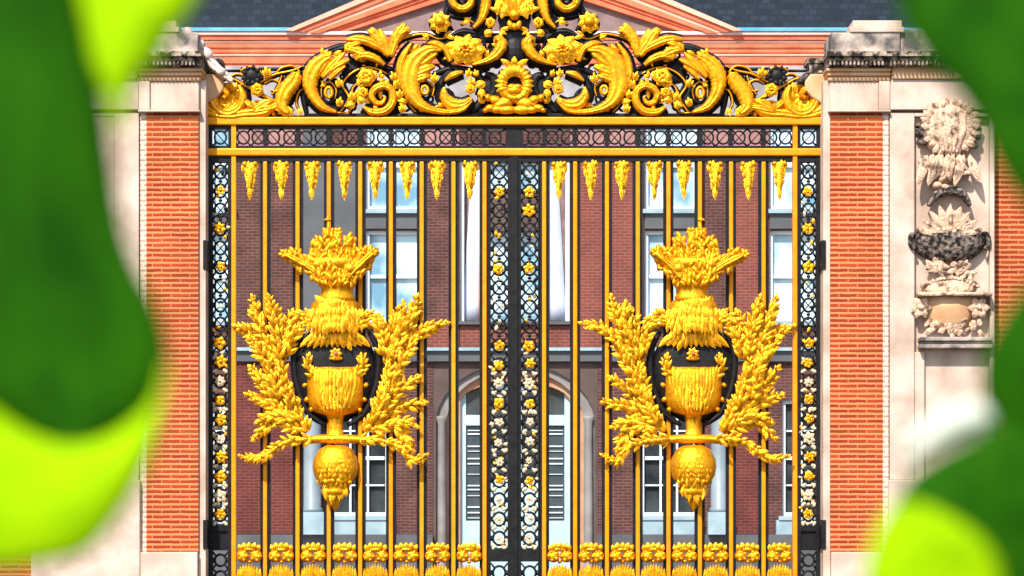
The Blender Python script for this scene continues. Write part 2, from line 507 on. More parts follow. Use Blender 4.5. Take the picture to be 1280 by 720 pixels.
# great central window with balcony panel
m = B()
for a, c in ((575, 580), (707, 712), (603, 608), (680, 685)): m.box(a, c, 196, 402, -14, -6)
m.box(580, 603, 196, 202, -14, -6); m.box(685, 707, 196, 202, -14, -6); m.box(608, 680, 196, 202, -14, -6)
m.box(642, 645, 202, 402, -13, -8)
win = m.build('window', WHITE, pal, smooth=False, label='wide central window above the door')
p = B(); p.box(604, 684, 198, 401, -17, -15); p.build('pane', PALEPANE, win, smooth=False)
p = B(); p.box(577, 604, 198, 401, -17.4, -15.6); p.build('blind', TYMP, win, smooth=False)
p = B(); p.box(684, 710, 198, 401, -17.4, -15.6); p.build('blind', TYMP, win, smooth=False)
p = B(); p.box(608, 680, 236, 289, -6, 2); p.build('balcony_panel', BROWN, win, smooth=False)
p = B(); p.box(570, 717, 402, 406, -4, 8); p.build('sill', GREY, win, smooth=False)
for sx, nm in ((1, 'a'), (-1, 'b')):
    m = MB(BY, mirror=(sx < 0))
    lo = [(602.5, 200 + 200 * t / 10) for t in range(11)]
    up = [(590.5 - 12.5 * (t / 10) ** .8, 200 + 200 * t / 10) for t in range(11)]
    m.band(lo, up, -15, -13.4)
    o = m.build('curtain', CLOTH)
    o['label'] = 'white curtain drawn to the %s edge of the wide central window' % ('left' if sx > 0 else 'right')
    if sx > 0:
        m = B(); m.band([(603, 222 + 176 * t / 6) for t in range(7)], [(601.5 - 4 * t / 6, 222 + 176 * t / 6) for t in range(7)], -13.2, -12.6); m.build('lining', PINK, o)
    o['category'] = 'curtain'; o['group'] = 'curtains of the central window'

# grey panels and pipes
for r in ((411, 455, 196, 434),):
    m = B(); m.box(*r, 0, 3); m.build('grey_panel', GREY, pal, smooth=False)
for r in ((457, 527, 263, 286), (806, 880, 263, 286), (962, 1032, 263, 286), (240, 291, 263, 286)):
    m = B(); m.box(*r, -2, 2); m.build('spandrel', GREY, pal, smooth=False)
for r in ((874, 880, 150, 262), (798, 804, 150, 434)):
    m = B(); m.box(*r, 0, 2.5); m.build('grey_panel', GREY, pal, smooth=False)
m = B(); m.box(378, 408, 150, 434, 0, 6); m.build('pilaster', GREY, pal, smooth=False)
for cx in (391, 899):
    m = B(); m.lathe(cx, [(13, 640), (13, 636), (11, 634), (10.5, 455), (12, 452), (13, 450)], 6, 1, 20)
    pl = m.build('column', GREYP, pal)
    m = B(); m.box(cx - 15, cx + 15, 640, 668, -2, 20); m.build('base', SILL, pl, smooth=False)

# string course, plinth
m = B(); m.box(X0, X1, 435, 439, 0, 12); m.build('string_course', WHITE if False else SILL, pal, smooth=False)
m = B(); m.box(X0, X1, 439, 452, 0, 7); m.build('string_course', GREY, pal, smooth=False)
for a, c in ((X0, 541), (747, X1)):
    m = B(); m.box(a, c, 668, GY, 0, 9); m.build('plinth', GREY, pal, smooth=False)


def arc(cx, cy, rx, ry, a0=180, a1=0, n=20):
    return [(cx + rx * math.cos(R(a0 + (a1 - a0) * i / n)), cy - ry * math.sin(R(a0 + (a1 - a0) * i / n))) for i in range(n + 1)]


# portal: outer dark arch, pale columns, tan inner arch, blue door
DC = 644
m = B()
up = [(541, GY), (541, 453)] + [(541 + 206 * i / 18, 452.5) for i in range(1, 18)] + [(747, 453), (747, GY)]
lo = [(545, GY), (545, 530)] + arc(DC, 528, 99, 74, 175, 5, 16) + [(743, 530), (743, GY)]
m.band(lo, up, -14, -1)
por = m.build('portal', BROWN, pal, smooth=False)
m = B()
m.band([(558, GY), (558, 532)] + arc(DC, 528, 86, 66, 175, 5, 16) + [(730, 532), (730, GY)],
       [(545, GY), (545, 530)] + arc(DC, 528, 99, 74, 175, 5, 16) + [(743, 530), (743, GY)], -16, -6)
m.build('arch_band', ARCHST, por, smooth=False)
m = B()
m.band([(575, GY), (575, 502)] + arc(DC, 502, 69, 25, 175, 5, 16) + [(713, 502), (713, GY)],
       [(557, GY), (557, 532)] + arc(DC, 528, 87, 67.5, 175, 5, 16) + [(731, 532), (731, GY)], -22, -13)
m.build('inner_arch', TANST, por, smooth=False)
for cx in (552, 736):
    m = B(); m.lathe(cx, [(7, GY), (7, GY - 20), (5.5, GY - 24), (5, 530), (7, 524), (7, 520)], -4, 1, 16); m.build('engaged_column', ARCHST, por)
m = B(); m.box(560, 728, 455, GY, -34, -28); m.build('door_backing', BROWN, por, smooth=False)
for mir in (0, 1):
    m = B()
    def bx(a, c, *r):
        if mir: a, c = 2 * DC - c, 2 * DC - a
        m.box(a, c, *r)
    bx(575, 582, 484, GY, -27, -20); bx(603, 608, 484, GY, -27, -20); bx(582, 603, 518, 531, -27, -20)
    bx(582, 603, 651, GY, -27, -20); bx(582, 603, 470, 481, -27, -20)
    bx(608, 643.5, 600, GY, -27, -20); bx(608, 643.5, 470, 486, -27, -20); bx(636, 643.5, 486, 600, -27, -20)
    dr = m.build('door', BLUEDOOR, por, smooth=False)
    m = B(); bx(582, 603, 481, 518, -26, -23); bx(608, 636, 486, 600, -26, -23); m.build('pane', DARKPANE, dr, smooth=False)
    m = B(); bx(582, 603, 531, 651, -26, -24); m.build('louvre_panel', LOUVRE, dr, smooth=False)
    for i, y in enumerate((537, 541, 556.5, 563, 572, 578.5, 592, 606, 611, 619, 633, 640, 647)):
        m = B(); bx(584, 602.5, y, y + (1.6 if i % 3 else .9), -23.9, -22); m.build('louvre_slat', WHITE, dr, smooth=False)

# rubbed brick zones: redder brick left and right of the portal, and above
for r in ((296, 330, 454, 667), (915, 950, 454, 667), (719, 757, 196, 432), (915, 950, 196, 432), (541, 574, 407, 433), (714, 757, 407, 433.5)):
    pass
for r, mt in (((294, 331, 453, 667), RBRICK), ((338, 370, 453, 667), RBRICK), ((916, 953, 453, 667), RBRICK), ((719, 757, 196, 434), ABRICK), ((764, 797, 196, 434), ABRICK),
              ((916, 953, 196, 434), ABRICK), ((532, 574, 407, 434), ABRICK), ((575, 712, 407, 434), ABRICK)):
    m = B(); m.box(*r, 0, 2.2); m.build('brick_strip', mt, pal, smooth=False)

# cornice, pediment, gutter, roof
prof = [(40, 4, 46, FILLET), (46, 52, 40, SALMON), (52, 57, 36, FILLET), (57, 62, 30, SALMON), (62, 69, 26, SALMON), (69, 73, 20, FILLET), (73, 82, 12, SALMON)]
m = B(); f = B()
for y0, y1, y2, d0, d1, sal in ((46.2, 52, 52, 11, 9.5, 1), (52, 55, 57, 9, 7.6, 0), (57, 61, 63, 7, 5.6, 1), (63, 67, 68.5, 5.2, 4.2, 2), (68.5, 71, 73, 4.8, 3.2, 0), (73, 80, 82.5, 2.8, 1, 1)):
    q = f if sal == 0 else m
    q.box(X0, X1, y0, y1, -18, d0); q.box(X0, X1, y1, y2, -18, d1)
g = B(); g.box(X0, X1, 41.5, 46.2, -18, 14); g.build('cornice_fillet', TOPFIL, pal, smooth=False, bevel=.02)
m.build('cornice', SALMON, pal, smooth=False, bevel=.02)
f.build('cornice_fillet', FILLET, pal, smooth=False, bevel=.02)
for a, c in ((X0, 364), (920, X1)):
    m = B(); m.box(a, c, 37.2, 41.5, -6, 16); m.build('gutter', LEAD, pal, smooth=False)
ax = 642
m = B(); f = B(); t = B()
fan = [0, .17, .36, .50, .68, .80, 1.0]
for i in range(6):
    a, c = fan[i], fan[i + 1]
    def edge(q):
        xs, ys = 358 + 62 * q, 41.5 + 4 * q
        s = .43 - .11 * q
        return (xs, ys), (ax, ys - s * (ax - xs))
    (p0, q0), (p1, q1) = edge(a), edge(c)
    tgt = f if i in (0, 2) else m
    dd = (20, 17, 15, 16, 13, 11)[i]
    for sgn in (0, 1):
        mm = lambda p: (2 * ax - p[0], p[1]) if sgn else p
        poly = [mm(p0), mm(q0), mm(q1), mm(p1)]
        tgt.prism(poly if not sgn else poly[::-1], -18, dd + .15 * sgn)
m.build('raking_cornice', SALMON, pal, smooth=False)
f.build('raking_cornice', FILLET, pal, smooth=False, label='pale fillet of the pediment')
t.prism([(400, 44), (642, -40), (884, 44)], -16, 4); t.build('tympanum', TYMP, pal, smooth=False)
m = B()
a0 = m.pt(X0, 38.5, -19); a1 = m.pt(X1, 38.5, -19); a2 = m.pt(X1, -330, -390); a3 = m.pt(X0, -330, -390)
a4 = m.pt(X0, 38.5, -420); a5 = m.pt(X1, 38.5, -420)
m.face(a0, a1, a2, a3); m.face(a3, a2, a5, a4); m.face(a0, a3, a4); m.face(a1, a5, a2)
m.build('roof', SLATE, pal, smooth=False)
m = B(); m.prism([(366, 41), (642, -78), (918, 41)], -340, -18.5); m.build('pediment_roof', SLATE, pal, smooth=False)

# ------------------------------------------------------------------ piers and flanking walls
PY = -.35
k_p = kpx(PY)
PG = HORIZON + CAM_Z / k_p


def pier(mirror):
    side = 'left' if mirror else 'right'
    t = empty('brick_pier', P(2 * AXIS - 1072 if mirror else 1072, PG, PY),
              'orange brick gate pier with pale stone capital at the %s end of the golden gate' % side, 'pier', 'brick piers of the gate')
    D0 = -70
    def M(): return MB(PY, mirror)
    m = M(); m.box(1038, 1103, 141, 690, D0, 0); m.build('brick_shaft', PBRICK, t, smooth=False)
    m = M(); m.box(1103, 1111, 141, 690, D0, -2); m.build('quoin', QUOIN, t, smooth=False)
    m = M(); m.box(1029.5, 1038, 100, PG, D0, -4); m.build('jamb', STONE, t, smooth=False)
    m = M(); m.box(1038.5, 1110, 690, PG, D0, 5); m.build('plinth', STONE, t, smooth=False, bevel=.012)
    m = M(); m.box(1037, 1098, 102, 138, D0, 2); m.box(1098, 1112, 102, 138, D0, 5); m.box(1035, 1113, 138, 141, D0, 7)
    m.build('capital', STONE, t, smooth=False, bevel=.012)
    m = M()
    for y0, y1, o in ((96, 102, 3), (91, 96, 6), (86, 91, 9)): m.box(1036 - o * .5, 1113, y0, y1, D0, 2 + o)
    m.prism([(1037, 87.5), (1016, 87.5), (1009, 97), (1010, 108), (1018, 117), (1029, 124), (1037, 138)], -38, -27)
    m.build('moulding', WARMST, t, smooth=False, bevel=.02)
    m = M()
    m.box(1031, 1240, 68, 74, D0, 24); m.box(1033, 1238, 74, 79, D0, 18)
    m.box(1012, 1031, 68, 74, D0, -26); m.box(1015, 1033, 74, 86, D0, -28)
    x = 1036
    while x < 1190:
        m.ell(x, 82.5, 16, 2.0, 4.2, 6, 0, 6, 4); x += 5
    m.box(1033, 1113, 79, 86, D0, 12)
    m.build('dentil_cornice', BANDST, t, smooth=False)
    m = M()
    m.box(1038, 1125, 41, 68, D0, 2); m.build('attic_block', WEATH, t, smooth=False, bevel=.015)
    m = M()
    m.box(1066, 1128, 25, 34, D0, -2); m.box(1062, 1130, 34, 41, D0, 4)
    m.build('attic_coping', STONE, t, smooth=False, bevel=.012)
    # scroll bracket leaning from the attic down to the gate
    if mirror:
        m = M()
        m.ribbon([(1052, 38), (1044, 45), (1036, 58), (1024, 75), (1010, 88), (998, 98)], [9, 12, 14, 13, 11, 7], -25, 8, 6, 2)
        for x, y, r in ((1054, 37, 7), (1038, 52, 6), (1030, 64, 8), (1012, 86, 6)): m.ell(x, y, -20, r, r, 7, 0, 12, 8)
        m.build('scroll_bracket', PALEWST, t, carve=1.5)
    else:
        m = M(); m.prism([(1026, 74), (998, 95), (1004, 100), (1034, 86.5)], -38, -28.5); m.build('scroll_bracket', DARKST, t, carve=1)
    # iron hinges
    for y in (318, 668):
        m = M(); m.box(1027.5, 1032.5, y - 18, y + 18, -36, -2); m.build('hinge', IRON, t, smooth=False)
    return t


pier(True); pier(False)


def flank(mirror):
    side = 'left' if mirror else 'right'
    Y = -.33
    G = HORIZON + CAM_Z / kpx(Y)
    lab = ('pale stone pilaster beside the left brick pier, half hidden by leaves' if mirror else
           'pale stone pilaster with carved urn trophy beside the right brick pier')
    t = empty('stone_pilaster', P(2 * AXIS - 1175 if mirror else 1175, G, Y), lab, 'pilaster', 'stone pilasters outside the gate piers')
    def M(): return MB(Y, mirror)
    m = M(); m.box(1112, 1243, 100, G, -70, -8); m.build('shaft', STONE, t, smooth=False)
    m = M(); m.box(1112, 1143, 141, 600, -8, 2); m.box(1143, 1243, 141, 146, -8, 2)
    m.box(1237, 1243, 146, 600, -8, 2); m.box(1143, 1156, 440, 600, -8, -1); m.box(1112, 1243, 100, 138, -8, 6)
    if mirror: m.box(1143, 1237, 146, 600, -8, 1)
    m.build('border', STONE, t, smooth=False, bevel=.01)
    m = M(); m.box(1110, 1246, 600, G, -70, 8); m.build('plinth', STONE, t, smooth=False, bevel=.012)
    m = M(); m.box(1113.5, 1240, 79, 100, -70, 10); m.build('entablature', WARMST, t, smooth=False, bevel=.015)
    m = M(); m.box(1125.5, 1240, 36, 68, -70, 0); m.build('attic_block', WEATH, t, smooth=False, bevel=.015)
    if mirror:
        return
    # carved trophy
    rnd = random.Random(3)
    tr = MB(Y, ds=.85)
    tr.ell(1187, 160, 0, 36, 37, 16, 0, 20, 12)
    for i in range(26):
        a = i / 26 * 2 * math.pi
        tr.petal(1187 + 25 * math.cos(a), 160 + 26 * math.sin(a), 8, math.degrees(a) + rnd.uniform(-16, 16), rnd.uniform(10, 15), 8, 10)
    for i in range(5): tr.ribbon([(1168 + i * 9, 140), (1170 + i * 8, 165), (1178 + i * 4, 192)], [5, 7, 4], 12, 5)
    for i in range(9): tr.petal(1158 + i * 6.5, 194, 10, 90 + rnd.uniform(-25, 25), rnd.uniform(22, 42), 12, 16)
    for i in range(22): tr.ell(rnd.uniform(1152, 1208), rnd.uniform(200, 234), 6, rnd.uniform(4, 8), rnd.uniform(4, 7), 9)
    tro = tr.build('carved_trophy', CARVED, t, carve=2.2)
    d = MB(Y, ds=.85)
    d.ribbon([(1160, 258), (1170, 244), (1187, 238), (1203, 244), (1212, 258)], [5, 11, 13, 11, 5], 2, 12)
    d.build('collar', DARKST, tro, carve=1)
    for knobs in (((1149, 166, 7), (1153, 178, 6), (1147, 157, 5)), ((1221, 172, 5), (1217, 182, 6), (1221, 160, 5))):
        d = MB(Y, ds=.85)
        for x, y, r in knobs: d.ell(x, y, 4, r, r * .8, 7)
        d.build('ear_scroll', DARKST, tro, carve=1)
    s = MB(Y, ds=.85)
    for i in range(9):
        a = -170 + i * 20
        s.petal(1186, 296, 8, a, 40, 12, 14)
    for i in range(11): s.ell(1150 + i * 7, 290 + rnd.uniform(-3, 3), 8, 6, 5, 8)
    s.build('shell', CARVED, tro, carve=2.2)
    u = MB(Y, ds=.85)
    u.lathe(1186, [(44, 292), (47, 297), (46, 304), (40, 314), (30, 322), (22, 326)], -2, .45, 24, .04, 12)
    u.ribbon([(1142, 312), (1137, 304), (1139, 294), (1146, 292)], [5, 6, 6, 4], 6, 6)
    u.ribbon([(1230, 312), (1235, 304), (1233, 294), (1226, 292)], [5, 6, 6, 4], 6, 6)
    u.build('urn', DARKST, tro, carve=1.6)
    v = MB(Y, ds=.85)
    for i in range(36): v.petal(rnd.uniform(1156, 1214), rnd.uniform(327, 344), 4, rnd.uniform(0, 360), rnd.uniform(8, 14), 7, 8)
    v.ell(1186, 362, 0, 35, 14, 14, 0, 18, 10)
    for i in range(16): v.ell(1152 + i * 4.6, 358 - 10 * math.sin(math.pi * i / 15), 7, 3, 3, 4)
    v.box(1147, 1237, 367, 371, -8, 22)
    for i in range(30): v.petal(rnd.uniform(1152, 1226), rnd.uniform(396, 416), 3, rnd.uniform(20, 160), rnd.uniform(8, 14), 7, 8)
    for x in (1150, 1222):
        v.rosette(x, 385, 8, 14, 6)
    v.build('bracket', CARVED, tro, carve=2.2)
    bk = MB(Y, ds=.85); bk.lathe(1186, [(37, 372), (35, 385), (27, 402), (16, 412)], -4, .45, 24, .03, 14); bk.build('basket', WARMST, tro)
    l = MB(Y); l.box(1148, 1239, 422, 427, -8, 14); l.box(1151, 1236, 427, 431, -8, 9); l.box(1148, 1239, 431, 436, -8, 12)
    l.build('ledge', WEATH, tro, smooth=False, bevel=.01)


flank(True); flank(False)
for mirror in (True, False):
    Y = -.12
    G = HORIZON + CAM_Z / kpx(Y)
    t = empty('brick_wall', P(2 * AXIS - 1400 if mirror else 1400, G, Y),
              'orange brick wall running away to the %s of the stone pilaster' % ('left' if mirror else 'right'), 'wall', 'brick walls beyond the pilasters')
    m = MB(Y, mirror); m.box(1243, 1900, 120, G, -45, 0); m.build('brickwork', PBRICK, t, smooth=False)
    m = MB(Y, mirror); m.box(1243, 1900, 104, 120, -52, 8); m.build('coping', STONE, t, smooth=False, bevel=.015)

# ------------------------------------------------------------------ gate leaves
GGY = HORIZON + CAM_Z / kpx(0)
BARS = [331.7, 372.3, 411.3, 450.5, 488.8, 527.3, 567, 605.8]
DROPS = [312, 352, 391.5, 430.5, 469.5, 508, 547, 586.5]


def lattice(mb, x0, x1, y0, y1, cell=24.0):
    """open iron lattice of rings and crossed strips between y0 and y1"""
    cx = (x0 + x1) / 2
    n = max(1, round((y1 - y0) / cell))
    c = (y1 - y0) / n
    ctr = []
    for i in range(n):
        yc = y0 + c * (i + .5)
        ctr.append((cx, yc))
        mb.ring(cx, yc, 0, (x1 - x0) * .37, c * .35, 3.0, 4)
        mb.bar(x0, yc - c / 2, cx - 5, yc - 5, 2.2, -1.5, 1.6); mb.bar(x1, yc - c / 2, cx + 5, yc - 5, 2.2, -1.5, 1.6)
        mb.bar(x0, yc + c / 2, cx - 5, yc + 5, 2.2, -1.5, 1.6); mb.bar(x1, yc + c / 2, cx + 5, yc + 5, 2.2, -1.5, 1.6)
        if yc < 445:
            mb.bar(cx - 6, yc - 7, cx + 6, yc + 7, 1.3, -1.5, .8); mb.bar(cx - 6, yc + 7, cx + 6, yc - 7, 1.3, -2.6, -1.6)
            mb.ell(cx, yc - c / 2, 0, 2.6, 2.2, 2.4, 0, 6, 4)
        for sx in (x0, x1):
            mb.ell(sx, yc, 0, 3.2, 3.8, 2, 0, 6, 4)
    return ctr


def gate_leaf(mirror):
    side = 'right' if mirror else 'left'
    t = empty('gate_leaf', P(2 * AXIS - 450 if mirror else 450, GGY, 0),
              '%s leaf of the black and gold gate with its crowned gilded emblem' % side, 'gate', 'leaves of the golden gate')
    def M(): return MB(0, mirror)
    # iron frame
    m = M()
    m.box(258, 266, 196, GGY - 4, -8, 4); m.box(285, 289.6, 196, GGY - 4, -8, 3)
    m.box(266, 285, 196, 203, -8, 3); m.box(266, 285, 655, 664, -8, 3); m.box(266, 285, 664, 688, -6, 0)
    m.box(296, 612, 196, 202, -8, 3)
    m.box(612, 613.5, 196, GGY - 4, -8, 3); m.box(634.5, 642.2, 196, GGY - 4, -8, 4)
    m.box(613.5, 634.5, 196, 203, -8, 3); m.box(613.5, 634.5, 685, 702, -8, 3)
    m.box(296, 609, 742, 752, -8, 4); m.box(296, 609, GGY - 22, GGY - 8, -8, 4)
    m.box(266, 285, GGY - 22, GGY - 8, -8, 3); m.box(613.5, 634.5, GGY - 22, GGY - 8, -8, 3)
    m.build('frame', IRON, t, smooth=False)
    if not mirror:
        m = M(); m.box(638.5, 647, 195.7, GGY - 4, 4.2, 6.6); m.build('meeting_bar', IRON, t, smooth=False)
    # gilded border upright
    m = M(); m.box(289.6, 295.5, 194, GGY - 6, -5, 5); m.build('gilded_upright', GILT, t, smooth=False, bevel=.008)
    # bars
    for x in BARS:
        m = M(); m.box(x - 6.3, x + 6.3, 202, 742, -7, 1)
        b_ = m.build('bar', IRON, t, smooth=False)
        m = M(); m.box(x - 2.7, x + 2.7, 202.5, 741.5, 1, 4.2)
        m.build('gilt_strip', GILT, b_, smooth=False, bevel=.01)
    # lattice panels with small gilded flowers
    rnd = random.Random(9 if mirror else 5)
    for x0, x1 in ((266, 285), (613.5, 634.5)):
        m = M()
        centre = x0 > 500
        pts = lattice(m, x0, x1, 203, 685 if centre else 655, 24)
        lat = m.build('lattice_panel', IRON, t)
        m = M(); lattice(m, x0, x1, 704 if centre else 690, 752, 24); m.build('lattice_panel', IRON, t)
        for i, (cx, cy) in enumerate(pts):
            low = cy > 445
            for _ in range(3 if low else 2):
                m = M(); m.petal(cx + rnd.uniform(-8, 8), cy + rnd.uniform(-11, 11), 1.5, rnd.uniform(0, 360), rnd.uniform(4.5, 8), rnd.uniform(3, 4.6)); m.build('leaflet', rnd.choice((GOLD, CREAM, IRON) if not low else (GOLD, CREAM, CREAM)), lat)
            if not (low or i % 4 == 1 or rnd.random() < .15): continue
            white = centre and cy > 500 and i % 4
            m = M(); m.rosette(cx + rnd.uniform(-1.5, 1.5), cy + rnd.uniform(-1.5, 1.5), 3, rnd.uniform(4.6, 6.4) if white else rnd.uniform(6.2, 8.8), 4 + i % 4, rnd.uniform(0, 60))
            m.build('flower', CREAM if white or (low and i % 3 == 2) else GOLD, lat, carve=1)
            if low:
                for sx in (-1, 1):
                    m = M(); a = rnd.uniform(0, 3)
                    m.ell(cx + sx * 7, cy + 11.5, 2, 3.6, 2.6, 2.4, a, 7, 5); m.ell(cx + sx * 4.6, cy + 10, 2, 2.4, 1.8, 2, -a, 6, 4)
                    m.build('small_petal', CREAM, lat)
    # leaf drops
    for n_, x in enumerate(DROPS):
        m = M(); x += rnd.uniform(-1.2, 1.2)
        for r_ in range(6):
            y, hw = 202 + r_ * 6.2, 8.2 * (1 - (r_ / 6.6) ** 1.6)
            nn = 4 if r_ < 2 else 3 if r_ < 4 else 2
            for i in range(nn):
                q = (i / (nn - 1) * 2 - 1)
                m.petal(x + q * (hw - 2), y + rnd.uniform(-1.5, 1.5), 3 + 3 * (1 - abs(q)), 90 + q * (9 if r_ else -6) + rnd.uniform(-8, 8), rnd.uniform(11, 15), 6.4, 7)
        m.petal(x, 232, 5, 90, 19, 6, 6); m.petal(x, 206, 8, 90, 30, 5.5, 6)
        for sx in (-1, 1): m.ell(x + sx * 6.5, 205.5, 5, 3.6, 3.6, 4)
        m.build('leaf_drop', GOLD, t, carve=1.1)
    # lower flower clusters and acanthus
    edges = [292.5] + BARS
    for a, c in zip(edges[:-1], edges[1:]):
        x = (a + c) / 2
        m = M()
        for sx in (-1, 1):
            m.ell(x + sx * 8, 695, 3, 8, 8.3, 7, 0, 12, 9)
            for i in range(5): m.ell(x + sx * 8 + 5 * math.cos(i * 1.26), 695 + 5 * math.sin(i * 1.26), 7, 2.8, 2.4, 2.6, i * 1.26)
            m.petal(x + sx * 9, 689, 4, -90 + sx * 28, 9, 7, 6)
        for sx in (-1, 0, 1): m.petal(x + sx * 5, 688.5, 6, -90 + sx * 12, 10.5, 8, 7)
        m.ell(x, 686.5, 6, 9, 3.2, 4); m.ell(x, 702, 2, 3, 2.5, 3)
        m.build('flower_cluster', GOLD, t, carve=1.1)
        m = M()
        for i in range(9):
            q = (i - 4) / 4
            m.petal(x + q * 11, 741, 4 + 3 * (1 - q * q), -90 + q * 5, 36 - 6 * q * q, 7.5, 8)
        for i in range(5): m.petal(x - 8 + i * 4, 722, 7, -90 + (i - 2) * 9, 14 - abs(i - 2) * 2, 5, 5)
        m.box(x - 12, x + 12, 718, 741, -4, 3)
        m.build('acanthus_tuft', GOLD, t, carve=1.1)
        m = M()
        m.rosette(x, 775, 3, 14, 8); m.build('flower', GOLD, t)
    m = M(); m.box(296, 609, 752, GGY - 22, -5, -2); m.build('kick_plate', IRON, t, smooth=False)

    # ---------------- coat of arms
    C = 421
    m = M()
    outline = []
    for i in range(40):
        a = 2 * math.pi * i / 40
        rx = 53 * (1 - .16 * max(0, math.sin(a)) ** 2)
        outline.append((C - 2 + rx * math.cos(a), 466 + 64 * math.sin(a)))
    rows = []
    for q, dd in ((1, -3), (1, 4), (.9, 9), (.7, 13), (.4, 15)):
        rows.append([m.pt(C - 2 + (x - C + 2) * q, 466 + (y - 466) * q, dd) for x, y in outline])
    for i in range(4):
        for j in range(40):
            m.face(rows[i][j], rows[i][(j + 1) % 40], rows[i + 1][(j + 1) % 40], rows[i + 1][j])
    m.face(*rows[-1]); m.face(*reversed(rows[0]))
    for sx in (-1, 1):
        m.ribbon([(C + sx * 40, 415), (C + sx * 52, 440), (C + sx * 50, 480), (C + sx * 36, 515), (C + sx * 14, 532)], [5, 9, 10, 9, 5], 5, 6)
    arms = m.build('emblem_shield', IRON, t)
    # crown
    m = M()
    m.lathe(C + 1, [(21, 378), (22, 373), (20, 369), (20, 362), (23, 358), (22, 354)], 14, .7, 24)
    m.lathe(C, [(20, 356), (27, 346), (38, 334), (42, 326), (36, 325), (24, 330)], 12, .55, 28, .05, 9)
    cr = random.Random(11)
    body = [(404, 358), (390, 349), (374, 338), (357, 325), (356, 318), (366, 316), (380, 321), (390, 323), (391, 310), (398, 300), (405, 304), (406, 294), (414, 290), (426, 293), (427, 312), (430, 304),
            (437, 298), (444, 305), (444, 318), (452, 315), (468, 313), (471, 320), (462, 337), (450, 350), (440, 358)]
    m.lumps(body, 170, 5.0, 17, (421, 400), 12, 1.7, cr, 40, True)
    for pts, w_ in (([(408, 352), (394, 340), (374, 328), (357, 320)], 10), ([(410, 350), (396, 334), (384, 328), (374, 318)], 8), ([(414, 352), (402, 330), (397, 306)], 11), ([(419, 354), (415, 325), (410, 293)], 11),
                    ([(425, 354), (424, 325), (424, 293)], 11), ([(431, 352), (437, 330), (437, 305)], 10), ([(436, 350), (448, 336), (468, 318)], 10), ([(434, 350), (444, 334), (453, 317)], 8)):
        w_ *= 1.1
        m.ribbon(pts, [w_ * .8, w_, w_ * .8] if len(pts) == 3 else [w_ * .8, w_, w_ * .9, w_ * .6], 26, 6, 6, 2, .3)
        tx, ty = pts[-1]; a = math.degrees(math.atan2(ty - pts[-2][1], tx - pts[-2][0]))
        for da in (-55, -20, 20, 55): m.ell(tx + 3 * math.cos(R(a + da * 2)), ty + 3 * math.sin(R(a + da * 2)), 27, 4, 3.2, 4, R(a + da))
    for x, y, r in ((399, 333, 8), (417, 310, 5), (437, 308, 6), (398, 309, 6), (440, 338, 7), (420, 334, 6)):
        m.ell(x, y, 28, r, r, r * .8, 0, 12, 8)
    m.ell(410, 275, 4, 5, 2.2, 2.2); m.ell(410.5, 275, 4, 2, 5, 2.2); m.lathe(411, [(1.6, 278), (1.6, 296)], 4, 1, 8)
    crown = m.build('crown', GOLD, arms, carve=1.1)
    # leafy mantle under the crown
    m = M()
    m.lathe(C - 1, [(19, 373), (28, 380), (30, 390), (26, 402), (19, 410), (20, 414)], 12, .6, 30, .05, 13)
    for r_, (y, hw, ln) in enumerate(((371, 24, 18), (380, 31, 20), (390, 29, 19), (399, 24, 17))):
        nn = 13
        for i in range(nn):
            q = i / (nn - 1) * 2 - 1
            m.petal(C - 1 + q * hw + cr.uniform(-1, 1), y + 3 + 4 * q * q * (1 if r_ else -1), 28 - 14 * q * q + r_, 90 - q * (14 if r_ else -34), ln * cr.uniform(.85, 1.1), 6.4, 7)
    for r_ in range(2):
        for i in range(12):
            q = i / 11 * 2 - 1
            m.petal(C - 1 + q * (17 + 7 * r_), 411 + r_ * 6, 20 - r_ * 3 - 5 * q * q, 90 - q * 48, (20 + 5 * abs(q)) * cr.uniform(.8, 1.1), 8.5, 9)
    for sx in (-1, 1):
        m.sprig([(C + sx * 24, 402), (C + sx * 38, 395), (C + sx * 50, 400), (C + sx * 60, 412)], 14, 10, 3.4)
        m.sprig([(C + sx * 26, 408), (C + sx * 36, 404), (C + sx * 44, 408)], 11, 12, 3.4)
    m.build('mantle', GOLD, arms, carve=1.1)
    # small badge
    m = M(); m.rosette(C, 443, 18, 8, 7); m.ell(C, 449, 17, 9, 3, 3); m.build('badge', GOLD, arms)
    m = M(); m.ell(C, 443, 22, 2.6, 2.6, 2); m.build('jewel', SALMON, arms)
    # urn
    m = M()
    m.lathe(C - 1, [(22, 470), (34, 460), (35.5, 466), (36, 482), (35.5, 498), (33, 508), (25, 516), (11, 520), (9.5, 526), (9, 536), (10, 543), (14, 548)], 8, .5, 36, .03, 18)
    for r_, (y, hw, ln) in enumerate(((460, 33, 26), (476, 34, 25), (490, 33, 22), (502, 27, 14))):
        nn = 17 - 2 * r_
        for i in range(nn):
            q = i / (nn - 1) * 2 - 1
            m.petal(C - 1 + q * hw + cr.uniform(-.8, .8), y - 1 + cr.uniform(-2, 2) + 3 * (1 - q * q) * (r_ == 0), 28 - 17 * q * q - r_ * .8, 90 + q * (2 + r_ * 9), ln * cr.uniform(.85, 1.1), 5.0, 5)
    for i in range(15):
        q = i / 14 * 2 - 1
        m.ell(C - 1 + q * 33, 460 + 4 * (1 - q * q), 22 - 14 * q * q, 3.4, 3.0, 4)
    for sx in (-1, 1):
        m.sprig([(C - 1 + sx * 26, 472), (C - 1 + sx * 34, 460), (C - 1 + sx * 33, 447)], 13, 12, 3.4)
        for y, q in ((482, 38), (500, 36), (512, 30)): m.ell(C - 1 + sx * q, y, 10, 4, 3.4, 4, cr.uniform(0, 3))
    m.build('urn', GOLD, arms, carve=1.1)
    # bottom bar and pendant
    m = M()
